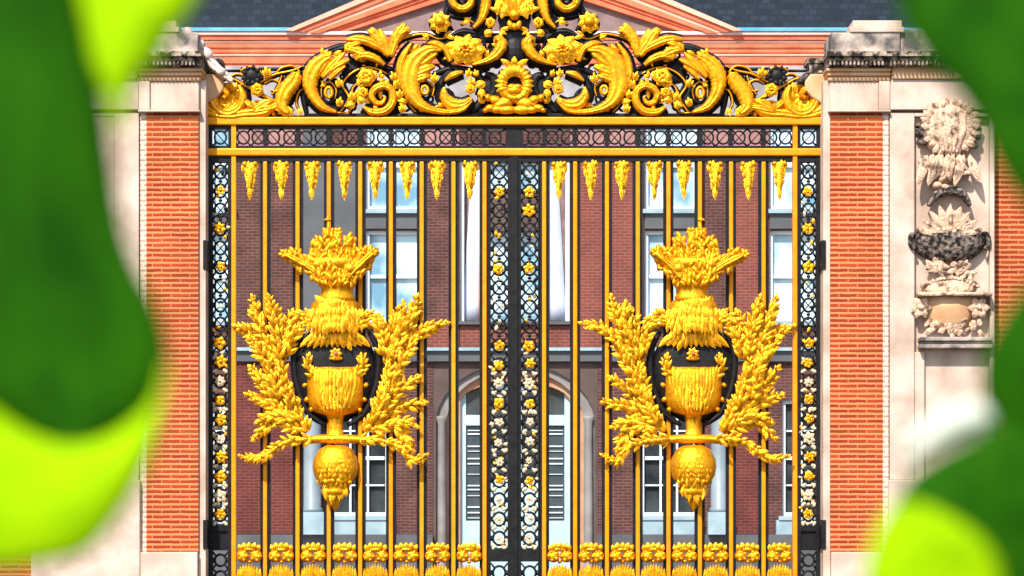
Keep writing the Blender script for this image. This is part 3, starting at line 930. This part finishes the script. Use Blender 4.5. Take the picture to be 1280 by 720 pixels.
    m.ribbon([(378, 552), (400, 549), (421, 549), (442, 549), (466, 552)], [9, 11, 12, 11, 9], 10, 8)
    m.lathe(C - 1, [(12, 557), (21, 562), (27, 574), (28, 584), (26, 595), (19, 606), (16, 610), (18, 613), (17, 618), (9, 621), (8, 626), (4, 634), (1, 640)], 10, .75, 30, .02, 12)
    for r_ in range(9):
        y = 563 + r_ * 5.4
        hw = 27 * math.sqrt(max(.1, 1 - ((y + 4 - 584) / 28) ** 2))
        nn = max(6, int(hw / 2.4))
        for i in range(nn):
            q = (i + .5 * (r_ % 2)) / (nn - .5) * 2 - 1
            m.petal(C - 1 + q * hw * .84, y + cr.uniform(-1, 1), 10 + hw * .68 * math.sqrt(max(0, 1 - q * q)), 90 - q * 14 + cr.uniform(-10, 10), cr.uniform(8, 11), 5.4, 6)
    for i in range(9): m.petal(C - 14 + i * 3.3, 609, 18, 90 + cr.uniform(-8, 8), cr.uniform(12, 22), 5, 5)
    m.build('pendant', GOLD, arms, carve=1.1)
    # laurel branches
    left = [[(348, 462), (330, 430), (312, 416), (297, 409)], [(350, 455), (328, 410), (317, 374)], [(355, 450), (350, 410), (338, 374)],
            [(360, 450), (361, 415), (368, 392)], [(364, 445), (368, 425), (378, 410)], [(352, 500), (336, 455), (314, 426)], [(362, 495), (352, 460), (345, 420)],
            [(360, 520), (338, 490), (315, 461)], [(368, 510), (360, 480), (352, 450)], [(372, 530), (345, 508), (311, 494)], [(376, 538), (345, 528), (320, 548)],
            [(372, 528), (352, 520), (325, 528)], [(378, 532), (366, 510), (362, 480)], [(385, 540), (376, 520), (372, 500)],
            [(392, 549), (360, 553), (335, 569), (320, 574), (304, 571)]]
    right = [[(492, 455), (512, 428), (535, 412), (557, 405)], [(488, 455), (512, 410), (522, 373)], [(485, 450), (505, 405), (505, 382)],
             [(480, 450), (488, 420), (498, 388)], [(478, 445), (476, 420), (466, 398)], [(484, 495), (505, 450), (520, 425)], [(478, 500), (487, 460), (495, 420)],
             [(480, 515), (500, 490), (523, 473)], [(470, 520), (482, 480), (486, 450)], [(470, 528), (500, 510), (530, 504)], [(465, 538), (495, 528), (519, 533)],
             [(462, 530), (474, 510), (478, 480)], [(456, 540), (466, 520), (470, 498)], [(466, 540), (490, 535), (508, 550), (514, 562)],
             [(450, 549), (485, 553), (505, 562), (515, 577), (532, 570)]]
    left = [[(x - (3 if y < 538 and x > 344 else 0), y) for x, y in q] for q in left]
    right = [[(x + (3 if y < 538 and x < 496 else 0), y) for x, y in q] for q in right]
    for lst in (left, right):
        m = M()
        for i, pts in enumerate(lst):
            m.sprig(pts, 15.8 if i < len(lst) - 1 else 13, 6 + (i % 3) * 5, 3.6)
        fill = [(372, 535), (352, 505), (340, 465), (343, 440), (354, 430), (358, 450), (354, 480), (364, 510), (380, 540)]
        if lst is right: fill = [(2 * 420 - x, y) for x, y in fill]
        m.lumps(fill, 26, 5, 1, (380, 560) if lst is left else (460, 560), 5, 2.4, None, 35)
        m.build('laurel_branch', GOLD, arms, carve=1.1)
    return t


gate_leaf(False); gate_leaf(True)

# ------------------------------------------------------------------ overthrow: rails, frieze, scrollwork
ov = empty('gate_overthrow', P(AXIS, 196, 0), 'gilded scrollwork crest on black iron frieze across the top of the gate', 'overthrow')


def O(mirror=False): return MB(0, mirror)


for y0, y1, a, c in ((147, 157, 251, 1031), (186, 195.5, 258, 1027)):
    m = O(); m.box(a, c, y0, y1, -8, 7); m.build('gilded_rail', GILT, ov, smooth=False, bevel=.015)
m = O()
m.box(258, 1027, 157, 161, -8, 2); m.box(258, 1027, 182.5, 186, -8, 2)
fx = [258, 266] ; 
for mir in (0, 1):
    q = lambda a, c: (a, c) if not mir else (2 * AXIS - c, 2 * AXIS - a)
    m.box(*q(258, 265), 161, 182.5, -8, 2); m.box(*q(285.5, 289.6), 161, 182.5, -8, 2)
    for x in BARS: m.box(*q(x - 2.2, x + 2.2), 161, 182.5, -6, 1)
    m.box(*q(632, 643), 161, 182.5, -6, 1)
m.build('frieze_frame', IRON, ov, smooth=False)
m = O()
for mir in (0, 1):
    e = [295] + BARS + [632]
    cells = [(265, 285.5)] + list(zip(e[:-1], e[1:]))
    for ci, (a, c) in enumerate(cells):
        if ci < 2: mm = MB(0, bool(mir))
        n = 2 if c - a > 30 else 1
        for i in range(n):
            x0, x1 = a + (c - a) * i / n, a + (c - a) * (i + 1) / n
            cx = (x0 + x1) / 2
            mm.ring(cx, 171.8, -1, 7.4, 8, 2.4, 4)
            mm.bar(cx - 5, 166, cx + 5, 177.6, 1.2, -2, .2)
            if i % 2: mm.bar(cx - 5, 177.6, cx + 5, 166, 1.2, -3.4, -2.2)
            for sx, xe in ((-1, x0), (1, x1)):
                for sy, ye in ((-1, 161), (1, 182.5)):
                    mm.bar(cx + sx * 4.6, 171.8 + sy * 5.4, xe, ye, 2, -2.5, .6)
        if ci == 0 or ci == len(cells) - 1: mm.build('frieze_lattice', IRON, ov)
    mm = MB(0, bool(mir)); mm.box(289.6, 295.3, 157, 186, -6, 4); mm.build('gilded_upright', GILT, ov, smooth=False)

GOLDR = [  # (points, widths, depth) of the gilded scrolls, left half
    ('scroll', [(349, 130), (330, 140), (305, 143), (280, 145), (261, 139), (255, 125), (260, 112), (272, 105)], [6, 12, 11, 10, 11, 11, 8, 4], 3),
    ('scroll', [(299, 107), (304, 121), (299, 135), (286, 142), (273, 137), (267, 125), (271, 114), (279, 112), (284, 118), (280, 123)], [3, 9, 10, 11, 11, 10, 9, 8, 7, 4], 4),
    ('scroll', [(362, 143), (353, 133), (356, 118), (366, 104), (372, 93)], [6, 14, 17, 17, 11], 5),
    ('scroll', [(421, 141), (403, 134), (391, 118), (388, 101), (394, 86), (404, 76), (413, 72)], [3, 9, 13, 17, 19, 15, 7], 5),
    ('scroll', [(491, 71), (472, 58), (452, 50), (433, 50)], [4, 9, 10, 4], 4),
    ('scroll', [(481, 82), (470, 74), (456, 70), (444, 75)], [4, 8, 9, 4], 4),
    ('scroll', [(454, 134), (466, 141), (482, 139), (491, 128), (490, 114), (480, 108), (469, 112), (465, 121), (470, 129), (478, 129), (482, 122)], [3, 8, 9, 9, 8, 8, 8, 7, 6, 5, 3], 5),
    ('scroll', [(552, 64), (536, 64), (520, 76), (513, 94), (514, 113), (523, 129), (540, 138), (560, 141), (578, 138), (590, 127)], [3, 12, 19, 21, 19, 13, 8, 6, 5, 2], 6),
    ('scroll', [(515, 54), (505, 69), (500, 84), (500, 98), (507, 113)], [2, 7, 8, 7, 3], 4),
    ('scroll', [(563, 78), (557, 63), (545, 55), (534, 55)], [5, 7, 6, 2], 5),
    ('scroll', [(556, 102), (567, 94), (579, 91)], [2, 7, 3], 4),
    ('scroll', [(555, 110), (556, 122), (565, 131), (579, 131), (590, 123)], [3, 11, 14, 11, 4], 5),
    ('scroll', [(590, 82), (608, 77), (621, 68), (627, 57), (624, 50), (618, 50)], [3, 7, 11, 13, 9, 4], 6),
    ('scroll', [(592, 36), (601, 26), (606, 13), (608, -2), (604, -16)], [3, 7, 10, 11, 5], 5),
    ('scroll', [(590, -8), (588, 6), (578, 12), (567, 6), (566, -6), (575, -13), (583, -7), (580, 0)], [4, 8, 8, 8, 8, 7, 6, 4], 5),
    ('scroll', [(622, -60), (606, -52), (596, -36), (598, -20), (606, -14)], [4, 9, 10, 8, 4], 5),
]
IRONR = [
    ([(256, 112), (270, 101), (287, 97), (304, 105), (324, 118), (346, 125)], 4), ([(300, 105), (312, 108), (330, 100), (345, 92), (364, 88), (378, 82)], 5),
    ([(383, 142), (379, 120), (380, 98), (388, 80), (402, 66), (420, 58), (440, 54)], 6), ([(340, 118), (348, 106), (352, 94)], 5), ([(322, 112), (332, 120), (345, 128)], 3),
    ([(425, 140), (436, 122), (428, 106), (438, 92), (455, 84), (472, 86), (484, 92)], 5), ([(436, 140), (444, 126), (440, 112), (450, 100)], 5),
    ([(495, 140), (500, 124), (496, 106), (488, 94), (478, 88)], 6), ([(494, 60), (500, 50), (515, 44), (532, 42), (548, 48), (560, 46)], 5), ([(400, 70), (425, 60), (445, 62), (468, 78), (492, 86)], 6),
    ([(556, 134), (548, 120), (552, 102), (562, 90), (580, 86), (596, 92), (602, 104), (596, 118)], 7), ([(536, 96), (552, 88), (570, 84), (592, 88), (612, 84)], 6),
    ([(566, 84), (552, 74), (546, 62)], 6), ([(562, 40), (556, 24), (560, 8), (570, -2)], 6), ([(590, 44), (600, 40), (612, 28), (616, 8), (612, -20)], 8), ([(562, 18), (576, 20), (588, 14), (596, 2), (594, -12)], 6),
    ([(632, 78), (634, 60), (634, 40), (630, 20)], 13), ([(606, 92), (616, 96), (618, 110), (612, 124), (606, 140)], 8), ([(566, 44), (580, 40), (598, 44), (612, 46), (628, 44)], 9), ([(606, 62), (612, 72), (604, 82)], 9),
    ([(520, 140), (510, 128), (504, 112), (504, 96), (506, 80), (514, 66), (526, 56)], 5), ([(534, 140), (548, 132), (562, 138)], 4), ([(590, 140), (600, 128), (606, 116)], 8),
    ([(400, 142), (416, 140), (440, 142)], 4), ([(576, 30), (584, 24), (592, 28)], 4), ([(540, 52), (552, 40), (566, 34)], 6), ([(636, 30), (640, 6), (640, -30), (640, -60)], 10), ([(524, 120), (520, 108), (530, 100), (542, 108), (540, 120)], 3),
    ([(300, 88), (310, 83), (322, 85), (327, 94), (321, 101)], 3), ([(344, 92), (352, 84), (366, 82), (374, 90), (368, 98)], 3), ([(330, 104), (340, 99), (350, 104), (346, 113), (338, 112)], 3), ([(304, 120), (312, 128), (322, 126), (330, 131)], 3),
    ([(376, 140), (370, 128), (374, 114), (382, 110)], 3), ([(286, 98), (294, 92), (304, 94), (303, 103)], 3),
    ([(402, 122), (402, 108), (412, 102), (420, 112), (418, 124)], 4), ([(618, 46), (630, 52), (636, 66)], 8),
]
BLOBS = [  # gilded buds and knobs: x, y, rx, ry
    (322, 113, 9, 6), (334, 91, 5, 6), (370, 97, 7, 7), (361, 104, 6, 6), (352, 138, 6, 5), (266, 141, 6, 5), (258, 136, 5, 6), (262, 116, 5, 7),
    (458, 97, 12, 10), (452, 104, 7, 7), (466, 95, 7, 7), (454, 116, 5, 7), (452, 126, 5, 5), (440, 121, 4, 5), (438, 132, 5, 5), (425, 128, 4, 5), (424, 104, 4, 5),
    (492, 96, 4, 5), (497, 105, 4, 6), (500, 118, 4, 5), (503, 128, 5, 4), (503, 136, 5, 4), (532, 47, 4, 3), (588, 112, 7, 6), (589, 103, 6, 4), (600, 107, 6, 4.5), (602, 118, 5, 4), (586, 92, 5, 3.5),
    (613, 29, 4, 7), (611, 42, 5, 4), (595, 92, 4, 3), (543, 98, 4, 6), (360, 141, 8, 3), (375, 141, 5, 2.5), (437, 60, 7, 6), (449, 68, 9, 5), (484, 104, 3, 3), (470, 135, 3, 2),
]
PETALS = [  # x, y, angle, length, width
    (403, 98, -48, 42, 10), (400, 92, -62, 30, 11), (408, 92, -30, 34, 8), (412, 100, -40, 26, 7), (516, 86, -32, 36, 14), (518, 94, -22, 28, 12), (518, 102, -18, 22, 10), (436, 62, 20, 26, 11), (436, 60, -20, 20, 8),
    (487, 71, -125, 26, 11), (478, 58, -122, 26, 13), (487, 71, -110, 36, 10), (489, 71, -78, 34, 11), (493, 55, -62, 28, 13), (496, 48, -40, 20, 9), (500, 40, 0, 14, 8), (470, 45, -150, 12, 8),
    (319, 139, -30, 26, 12), (318, 140, -10, 30, 10), (307, 128, 40, 18, 8),
]


def side_scrolls(mir):
    for kind, pts, ws, d in GOLDR:
        m = O(mir); m.ribbon(pts, [q * 1.18 for q in ws], d, 6, 9, 2, .16 if max(ws) > 9 else .06, .4); m.build('gilt_scroll', GOLDS, ov, carve=.5)
    m = O(mir); m.lumps([(254, 146), (254, 125), (262, 110), (274, 103), (284, 106), (300, 112), (304, 128), (320, 132), (340, 131), (345, 137), (325, 146)], 110, 5, -5, (279, 121), 2, 2.2, random.Random(4), 90)
    m.build('gilt_ground', GOLD, ov, carve=1)
    m = O(mir)
    for kind, pts, ws, d in GOLDR:
        m.ribbon(pts, [w_ + 11.5 for w_ in ws], -6, 6)
    for pts, w_ in IRONR:
        m.ribbon(pts, [w_ * 1.0] + [w_ * 1.5] * (len(pts) - 2) + [w_ * 1.0], -9, 6)
    for cx, cy, rx, ry in ((612, 116, 16, 26), (622, 62, 12, 20), (600, 24, 12, 14), (580, 60, 22, 18), (424, 120, 13, 20), (498, 118, 7, 24), (440, 88, 14, 16), (596, 136, 20, 8), (560, 122, 9, 12)):
        m.ell(cx, cy, -9, rx, ry, 3, 0, 14, 8)
    for cx, cy, rx, ry in ((411, 116, 9, 12), (531, 113, 8, 10), (577, 0, 16, 17), (582, 58, 24, 20), (550, 29, 12, 12), (458, 98, 11, 11)):
        m.ring(cx, cy, -4, rx, ry, 5, 5)
    rnd = random.Random(21)
    for i in range(64):      # tendrils between the scrolls
        x = rnd.uniform(380, 630)
        top = 62 - (x - 380) * .1 if x < 500 else 40
        y = rnd.uniform(top + 10, 138)
        r = rnd.uniform(4, 9); a0 = rnd.uniform(0, 6.28); s = rnd.choice((-1, 1))
        m.ribbon([(x + r * (1 - j / 9) * math.cos(a0 + s * j * .75), y + r * (1 - j / 9) * math.sin(a0 + s * j * .75)) for j in range(8)], [3.2] * 8, -9, 3, 3)
    m.box(380, 643, 141.5, 147, -9, -1); m.box(262, 380, 144, 147, -9, -1)
    m.box(262, 300, 86, 89, -9, -5); m.box(300, 385, 83, 87, -12, -7)
    m.build('iron_scrollwork', IRON, ov)
    for pts, w_ in IRONR:
        if w_ <= 5:
            m = O(mir); m.ribbon(pts, [1.6] + [2.6] * (len(pts) - 2) + [1.6], -3, 3); m.build('gilt_tendril', GOLDS, ov)
    lr = random.Random(33)
    n_ = 0
    while n_ < 30:
        x = lr.uniform(384, 636)
        top = 60 - (x - 384) * .3 if x < 460 else 44 - (x - 460) * .2
        y = lr.uniform(top + 6, 140)
        n_ += 1
        m = O(mir); a = lr.uniform(0, 360)
        m.petal(x, y, -1, a, lr.uniform(8, 15), lr.uniform(4.5, 7)); m.petal(x, y, -1, a + lr.choice((-50, 50)), lr.uniform(6, 10), lr.uniform(4, 6)); m.build('gilt_leaflet', GOLD, ov)
    m = O(mir)
    m.ell(315, 95, 0, 11.5, 11.5, 7, 0, 12, 8)
    for i in range(9):
        m.petal(315 + 5 * math.cos(i * .7), 95 + 5 * math.sin(i * .7), 3, i * 40, 9, 6, 8)
    m.build('iron_rose', IRON, ov)
    for x, y, rx, ry in BLOBS:
        m = O(mir)
        a = (x * 37 + y * 53) % 360
        if max(rx, ry) > 6.5:
            for i in range(6): m.petal(x, y, 4, a + i * 60, max(rx, ry) * 1.0, max(rx, ry) * 1.05)
            m.ell(x, y, 6, rx * .4, ry * .4, 4)
        else:
            if ry > rx + .5: a = -90 + (a % 50) - 25
            L = max(rx, ry) * 2.4
            for da in (-24, 0, 24): m.petal(x - math.cos(R(a)) * L / 2, y - math.sin(R(a)) * L / 2, 4 + (da == 0), a + da, L * (1 if da == 0 else .8), min(rx, ry) * 1.3)
        m.build('gilt_bud', GOLD, ov, carve=.8)
    for sel in (lambda x: x < 350, lambda x: 350 < x < 425, lambda x: 425 < x < 510, lambda x: x > 510):
        m = O(mir)
        for x, y, a, ln, w_ in PETALS:
            if sel(x):
                ex, ey = x + math.cos(R(a)) * ln, y + math.sin(R(a)) * ln
                m.ribbon([(x, y), ((x + ex) / 2, (y + ey) / 2 - 1), (ex, ey)], [w_ * .7, w_ * 1.15, w_ * .35], 5, 5, 7, 2, .3)
        m.build('acanthus_leaf', GOLDS, ov, carve=.5)
    for cx, cy, rx, ry in ((411, 116, 4.2, 6.5), (531, 113, 4, 5)):
        m = O(mir); m.ring(cx, cy, 2, rx, ry, 4.6, 6); m.build('gilt_eye', GOLD, ov)
    m = O(mir)                                   # big flower
    for n_, sx, sy, w_, dd in ((9, 25, 19, 17, 2), (8, 16, 12, 13, 6)):
        for i in range(n_):
            a = 360 * i / n_ + (8 if n_ == 8 else 0)
            ln = math.hypot(sx * math.cos(R(a)), sy * math.sin(R(a)))
            m.petal(582, 63, dd, math.degrees(math.atan2(sy * math.sin(R(a)), sx * math.cos(R(a)))), ln, w_, 11)
    for i in range(6): m.ell(582 + 5 * math.cos(i), 62 + 3.5 * math.sin(i), 11, 2.6, 2.4, 3)
    m.build('gilt_flower', GOLD, ov, carve=1.1)
    m = O(mir)
    for i in range(8): m.petal(550, 29, 4, i * 45 + 10, 14, 10, 9)
    m.ell(550, 28, 7, 8, 8, 7)
    m.build('gilt_flower', GOLD, ov, carve=1.1)


side_scrolls(False); side_scrolls(True)
# centre mask and top palmette
m = O()
m.ring(AXIS, 106, 5, 16.5, 18.5, 12, 12, 24)
for i in range(15):
    a = -200 + i * 220 / 14
    m.petal(AXIS + 9 * math.cos(R(a)), 107 + 10 * math.sin(R(a)), 7, a, 15, 6, 8)
m.ell(AXIS, 114, 6, 11, 8, 8, 0, 12, 8); m.ell(AXIS - 4, 110, 9, 5, 4, 5); m.ell(AXIS + 4, 110, 9, 5, 4, 5)
m.ell(AXIS, 124, 7, 6, 4, 6)
m.build('shell_mask', GOLD, ov, carve=1.1)
m = O()
for sx in (-1, 1):
    for x, y, rx, ry, a in ((14, 130, 14, 8, .3), (24, 126, 8, 6, -.3), (30, 136, 7, 5, .2), (10, 138, 13, 6, 0), (33, 123, 4, 5, 0), (22, 138, 8, 5, 0), (36, 139, 4, 3, 0)):
        m.ell(AXIS + sx * x, y, 5, rx, ry, 6, sx * a, 10, 7)
m.build('mask_base', GOLD, ov, carve=1.1)
m = O()
for sx in (-1, 0, 1): m.petal(AXIS + sx * 3, 84, 5, -90 + sx * 58, 12 + 4 * abs(sx), 8, 8)
m.build('mask_crest', GOLD, ov, carve=1.1)
m = O()
for i in range(7):
    a = -90 + (i - 3) * 26
    m.petal(AXIS, 18, 4, a, 32, 10, 9)
for sx in (-1, 1):
    m.petal(AXIS + sx * 8, 2, 5, 90 - sx * 20, 24, 10, 9); m.petal(AXIS + sx * 17, -4, 5, 90 - sx * 12, 24, 10, 9); m.ell(AXIS + sx * 5, 32, 4, 4, 7, 4, sx * .4)
m.ell(AXIS, 20, 7, 7, 7, 6); m.ell(AXIS, 34, 4, 4, 5, 4)
m.build('palmette', GOLD, ov, carve=1.1)
m = O()
m.box(637, 649, 40, 86, -9, -2); m.ell(AXIS, 64, -4, 15, 18, 6, 0, 14, 8); m.prism([(612, 142), (674, 142), (668, 92), (618, 92)], -9, -4)
m.prism([(622, 24), (664, 24), (656, 46), (630, 46)], -9, -4); m.box(622, 664, -50, 24, -9, -6)
m.build('iron_backing', IRON, ov, smooth=False)

# ------------------------------------------------------------------ foreground shrubs with out-of-focus leaves
def leaf(parent, edge_a, edge_b, dist, mat, bulge=.008, tilt=0.0, label=None):
    """Blade between two edges; real size at dist metres from the lens, cupped and folded at the midrib."""
    Y = CAM_Y + dist
    k = kpx(Y)
    A, Bp = spline(edge_a, 4), spline(edge_b, 4)
    n = len(A); NV = 10
    verts, faces, uvs = [], [], []
    off = origin_of(parent)
    for i in range(n):
        u = i / (n - 1)
        for j in range(NV + 1):
            v = j / NV
            px = A[i][0] + (Bp[i][0] - A[i][0]) * v; py = A[i][1] + (Bp[i][1] - A[i][1]) * v
            c = (2 * v - 1)
            y = Y + bulge * (c * c) + tilt * (u - .5) + .0005 * math.sin(u * 7 + v * 3)
            kk = kpx(y)
            verts.append(((px - 640) * kk - off.x, y - off.y, CAM_Z + (HORIZON - py) * kk - off.z)); uvs.append((u, v))
    for i in range(n - 1):
        for j in range(NV):
            a = i * (NV + 1) + j
            faces.append((a, a + 1, a + NV + 2, a + NV + 1))
    m = bpy.data.meshes.new('leaf'); m.from_pydata(verts, [], faces)
    ul = m.uv_layers.new()
    for p in m.polygons:
        p.use_smooth = True
        for li in p.loop_indices: ul.data[li].uv = uvs[m.loops[li].vertex_index]
    m.materials.append(mat)
    o = bpy.data.objects.new('leaf', m); col.objects.link(o); o.parent = parent
    sd = o.modifiers.new('Solidify', 'SOLIDIFY'); sd.thickness = .0004
    if label: o['label'] = label
    return o


def stem(parent, paths):
    cu = bpy.data.curves.new('stem', 'CURVE'); cu.dimensions = '3D'; cu.bevel_depth = 1; cu.bevel_resolution = 3
    off = origin_of(parent)
    for pts in paths:
        sp_ = cu.splines.new('BEZIER'); sp_.bezier_points.add(len(pts) - 1)
        for b_, (x, y, z, r) in zip(sp_.bezier_points, pts):
            b_.co = (x - off.x, y - off.y, z - off.z); b_.radius = r; b_.handle_left_type = b_.handle_right_type = 'AUTO'
    tmp = bpy.data.objects.new('stem', cu); col.objects.link(tmp)
    me = bpy.data.meshes.new_from_object(tmp.evaluated_get(bpy.context.evaluated_depsgraph_get()))
    bpy.data.objects.remove(tmp)
    me.materials.clear(); me.materials.append(BARK)
    o = bpy.data.objects.new('stem', me); col.objects.link(o); o.parent = parent
    return o


def rows(rs):
    return [(a, y) for y, a, c in rs], [(c, y) for y, a, c in rs]


sh = empty('leafy_shrub', (-.42, CAM_Y + .89, 0), 'blurred green shrub with sunlit lime leaves close at the left of the view', 'shrub', 'shrubs in the foreground')
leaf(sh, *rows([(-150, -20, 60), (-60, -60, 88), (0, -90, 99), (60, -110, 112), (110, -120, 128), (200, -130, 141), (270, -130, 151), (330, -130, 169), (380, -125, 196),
                (430, -118, 211), (470, -105, 209), (500, -70, 197), (525, 0, 174), (545, 35, 140), (557, 70, 115)]), 0.86, LEAF, .006, -.004, 'large dark green leaf, shade in its colour')
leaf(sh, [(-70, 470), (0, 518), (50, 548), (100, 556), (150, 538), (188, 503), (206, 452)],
     [(-70, 700), (0, 714), (50, 707), (108, 692), (154, 640), (192, 568), (212, 462)], .852, SUNLIT, .004, .003, 'lime green leaf at the bottom, sunlight in its colour')
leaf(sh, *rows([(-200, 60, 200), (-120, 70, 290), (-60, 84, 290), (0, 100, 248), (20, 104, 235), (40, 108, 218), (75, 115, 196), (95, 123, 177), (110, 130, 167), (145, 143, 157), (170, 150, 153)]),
     .852, SUNLIT, .004, .003, 'lime green leaf at the top, sunlight in its colour')
bx0, by0 = -.26, CAM_Y + .89
stem(sh, [[(-.42, by0, 0, .012), (-.40, by0, .8, .011), (-.33, by0, 1.4, .008), (bx0, by0, 1.75, .005), (-.2, by0, 1.92, .003)],
          [(bx0, by0, 1.70, .003), (-.23, by0 - .01, 1.69, .0018), (P(40, 300, CAM_Y + .88)[0], by0 - .02, P(40, 420, CAM_Y + .88)[2], .0012)],
          [(-.33, by0, 1.4, .003), (-.25, by0, 1.56, .0018), (P(10, 600, CAM_Y + .88)[0], by0 - .012, P(10, 560, CAM_Y + .88)[2], .0012)],
          [(-.24, by0, 1.82, .003), (-.19, by0, 1.87, .0018), (P(120, -190, CAM_Y + .88)[0], by0 - .012, P(120, -190, CAM_Y + .88)[2], .0012)]])

sh = empty('leafy_shrub', (.45, CAM_Y + .89, 0), 'blurred dark green shrub with a white shining leaf edge near the stone pilaster', 'shrub', 'shrubs in the foreground')
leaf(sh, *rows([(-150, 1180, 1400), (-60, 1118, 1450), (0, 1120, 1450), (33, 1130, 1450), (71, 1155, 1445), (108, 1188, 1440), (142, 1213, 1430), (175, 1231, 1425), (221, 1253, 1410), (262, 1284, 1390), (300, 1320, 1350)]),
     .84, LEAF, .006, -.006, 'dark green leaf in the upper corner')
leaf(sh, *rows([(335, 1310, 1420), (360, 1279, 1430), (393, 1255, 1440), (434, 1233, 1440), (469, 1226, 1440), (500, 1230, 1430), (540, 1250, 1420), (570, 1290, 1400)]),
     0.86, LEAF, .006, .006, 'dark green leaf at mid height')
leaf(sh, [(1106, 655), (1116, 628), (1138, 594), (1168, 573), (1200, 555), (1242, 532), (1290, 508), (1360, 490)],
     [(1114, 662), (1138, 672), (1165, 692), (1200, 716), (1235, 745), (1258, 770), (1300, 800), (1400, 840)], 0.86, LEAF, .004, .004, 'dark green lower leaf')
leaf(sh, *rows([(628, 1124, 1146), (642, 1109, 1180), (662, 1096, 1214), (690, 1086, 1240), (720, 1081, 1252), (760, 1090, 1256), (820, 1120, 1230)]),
     .852, SUNLIT, .006, .004, 'lime green leaf at the bottom, sunlight in its colour')
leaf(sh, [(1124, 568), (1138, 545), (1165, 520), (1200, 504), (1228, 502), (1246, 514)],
     [(1126, 584), (1148, 572), (1172, 563), (1202, 550), (1230, 538), (1247, 522)], 0.866, PALELEAF, .004, 0, 'white blade standing for the glint on a leaf edge')
bx0 = .27
stem(sh, [[(.45, by0, 0, .012), (.42, by0, .8, .011), (.33, by0, 1.4, .008), (bx0, by0, 1.75, .005), (.2, by0, 1.92, .003)],
          [(bx0, by0, 1.74, .003), (.24, by0, 1.77, .0018), (P(1300, -100, CAM_Y + .855)[0], CAM_Y + .855, P(1300, -100, CAM_Y + .855)[2], .0012)],
          [(.31, by0, 1.5, .003), (.26, by0 - .01, 1.62, .0018), (P(1350, 450, CAM_Y + .87)[0], by0 - .02, P(1350, 450, CAM_Y + .87)[2], .0012)],
          [(.33, by0, 1.42, .003), (.27, by0, 1.55, .0018), (P(1350, 640, CAM_Y + .87)[0], by0 - .02, P(1350, 640, CAM_Y + .87)[2], .0012)],
          [(.34, by0, 1.36, .003), (.24, by0, 1.5, .0018), (P(1180, 810, CAM_Y + .87)[0], by0 - .018, P(1180, 815, CAM_Y + .87)[2], .0012)]])

# ------------------------------------------------------------------ light, sky, camera
EL, AZ = 46, 202                       # sun behind the camera's left shoulder
sd = Vector((math.sin(R(AZ)) * math.cos(R(EL)), math.cos(R(AZ)) * math.cos(R(EL)), math.sin(R(EL))))
ld = bpy.data.lights.new('sun', 'SUN'); ld.energy = 4.2; ld.angle = R(1.0); ld.color = (1, .95, .87)
so = bpy.data.objects.new('sun', ld); col.objects.link(so)
so.location = (-10, -20, 25)
so.rotation_euler = (-sd).to_track_quat('-Z', 'Y').to_euler()
wd = bpy.data.worlds.new('World'); scene.world = wd; wd.use_nodes = True
nt = wd.node_tree
sky = nt.nodes.new('ShaderNodeTexSky'); sky.sky_type = 'NISHITA'; sky.sun_disc = False
sky.sun_elevation = R(EL); sky.sun_rotation = R(AZ)
nt.links.new(sky.outputs[0], nt.nodes['Background'].inputs['Color']); nt.nodes['Background'].inputs['Strength'].default_value = .14

cd = bpy.data.cameras.new('camera'); co = bpy.data.objects.new('camera', cd); col.objects.link(co)
co.location = (0, CAM_Y, CAM_Z); co.rotation_euler = (R(90), 0, 0)
cd.sensor_width = 36; cd.sensor_fit = 'HORIZONTAL'; cd.lens = 36 / FIELD
cd.shift_y = (HORIZON - 360) / 1280
cd.clip_start = .05; cd.clip_end = 2000
cd.dof.use_dof = True; cd.dof.focus_distance = 30; cd.dof.aperture_fstop = 8.0
scene.camera = co
vs = scene.view_settings
vs.view_transform = 'Standard'; vs.look = 'None'; vs.gamma = 1; vs.exposure = .78; vs.use_curve_mapping = False
scene.render.resolution_x, scene.render.resolution_y = 1024, 576
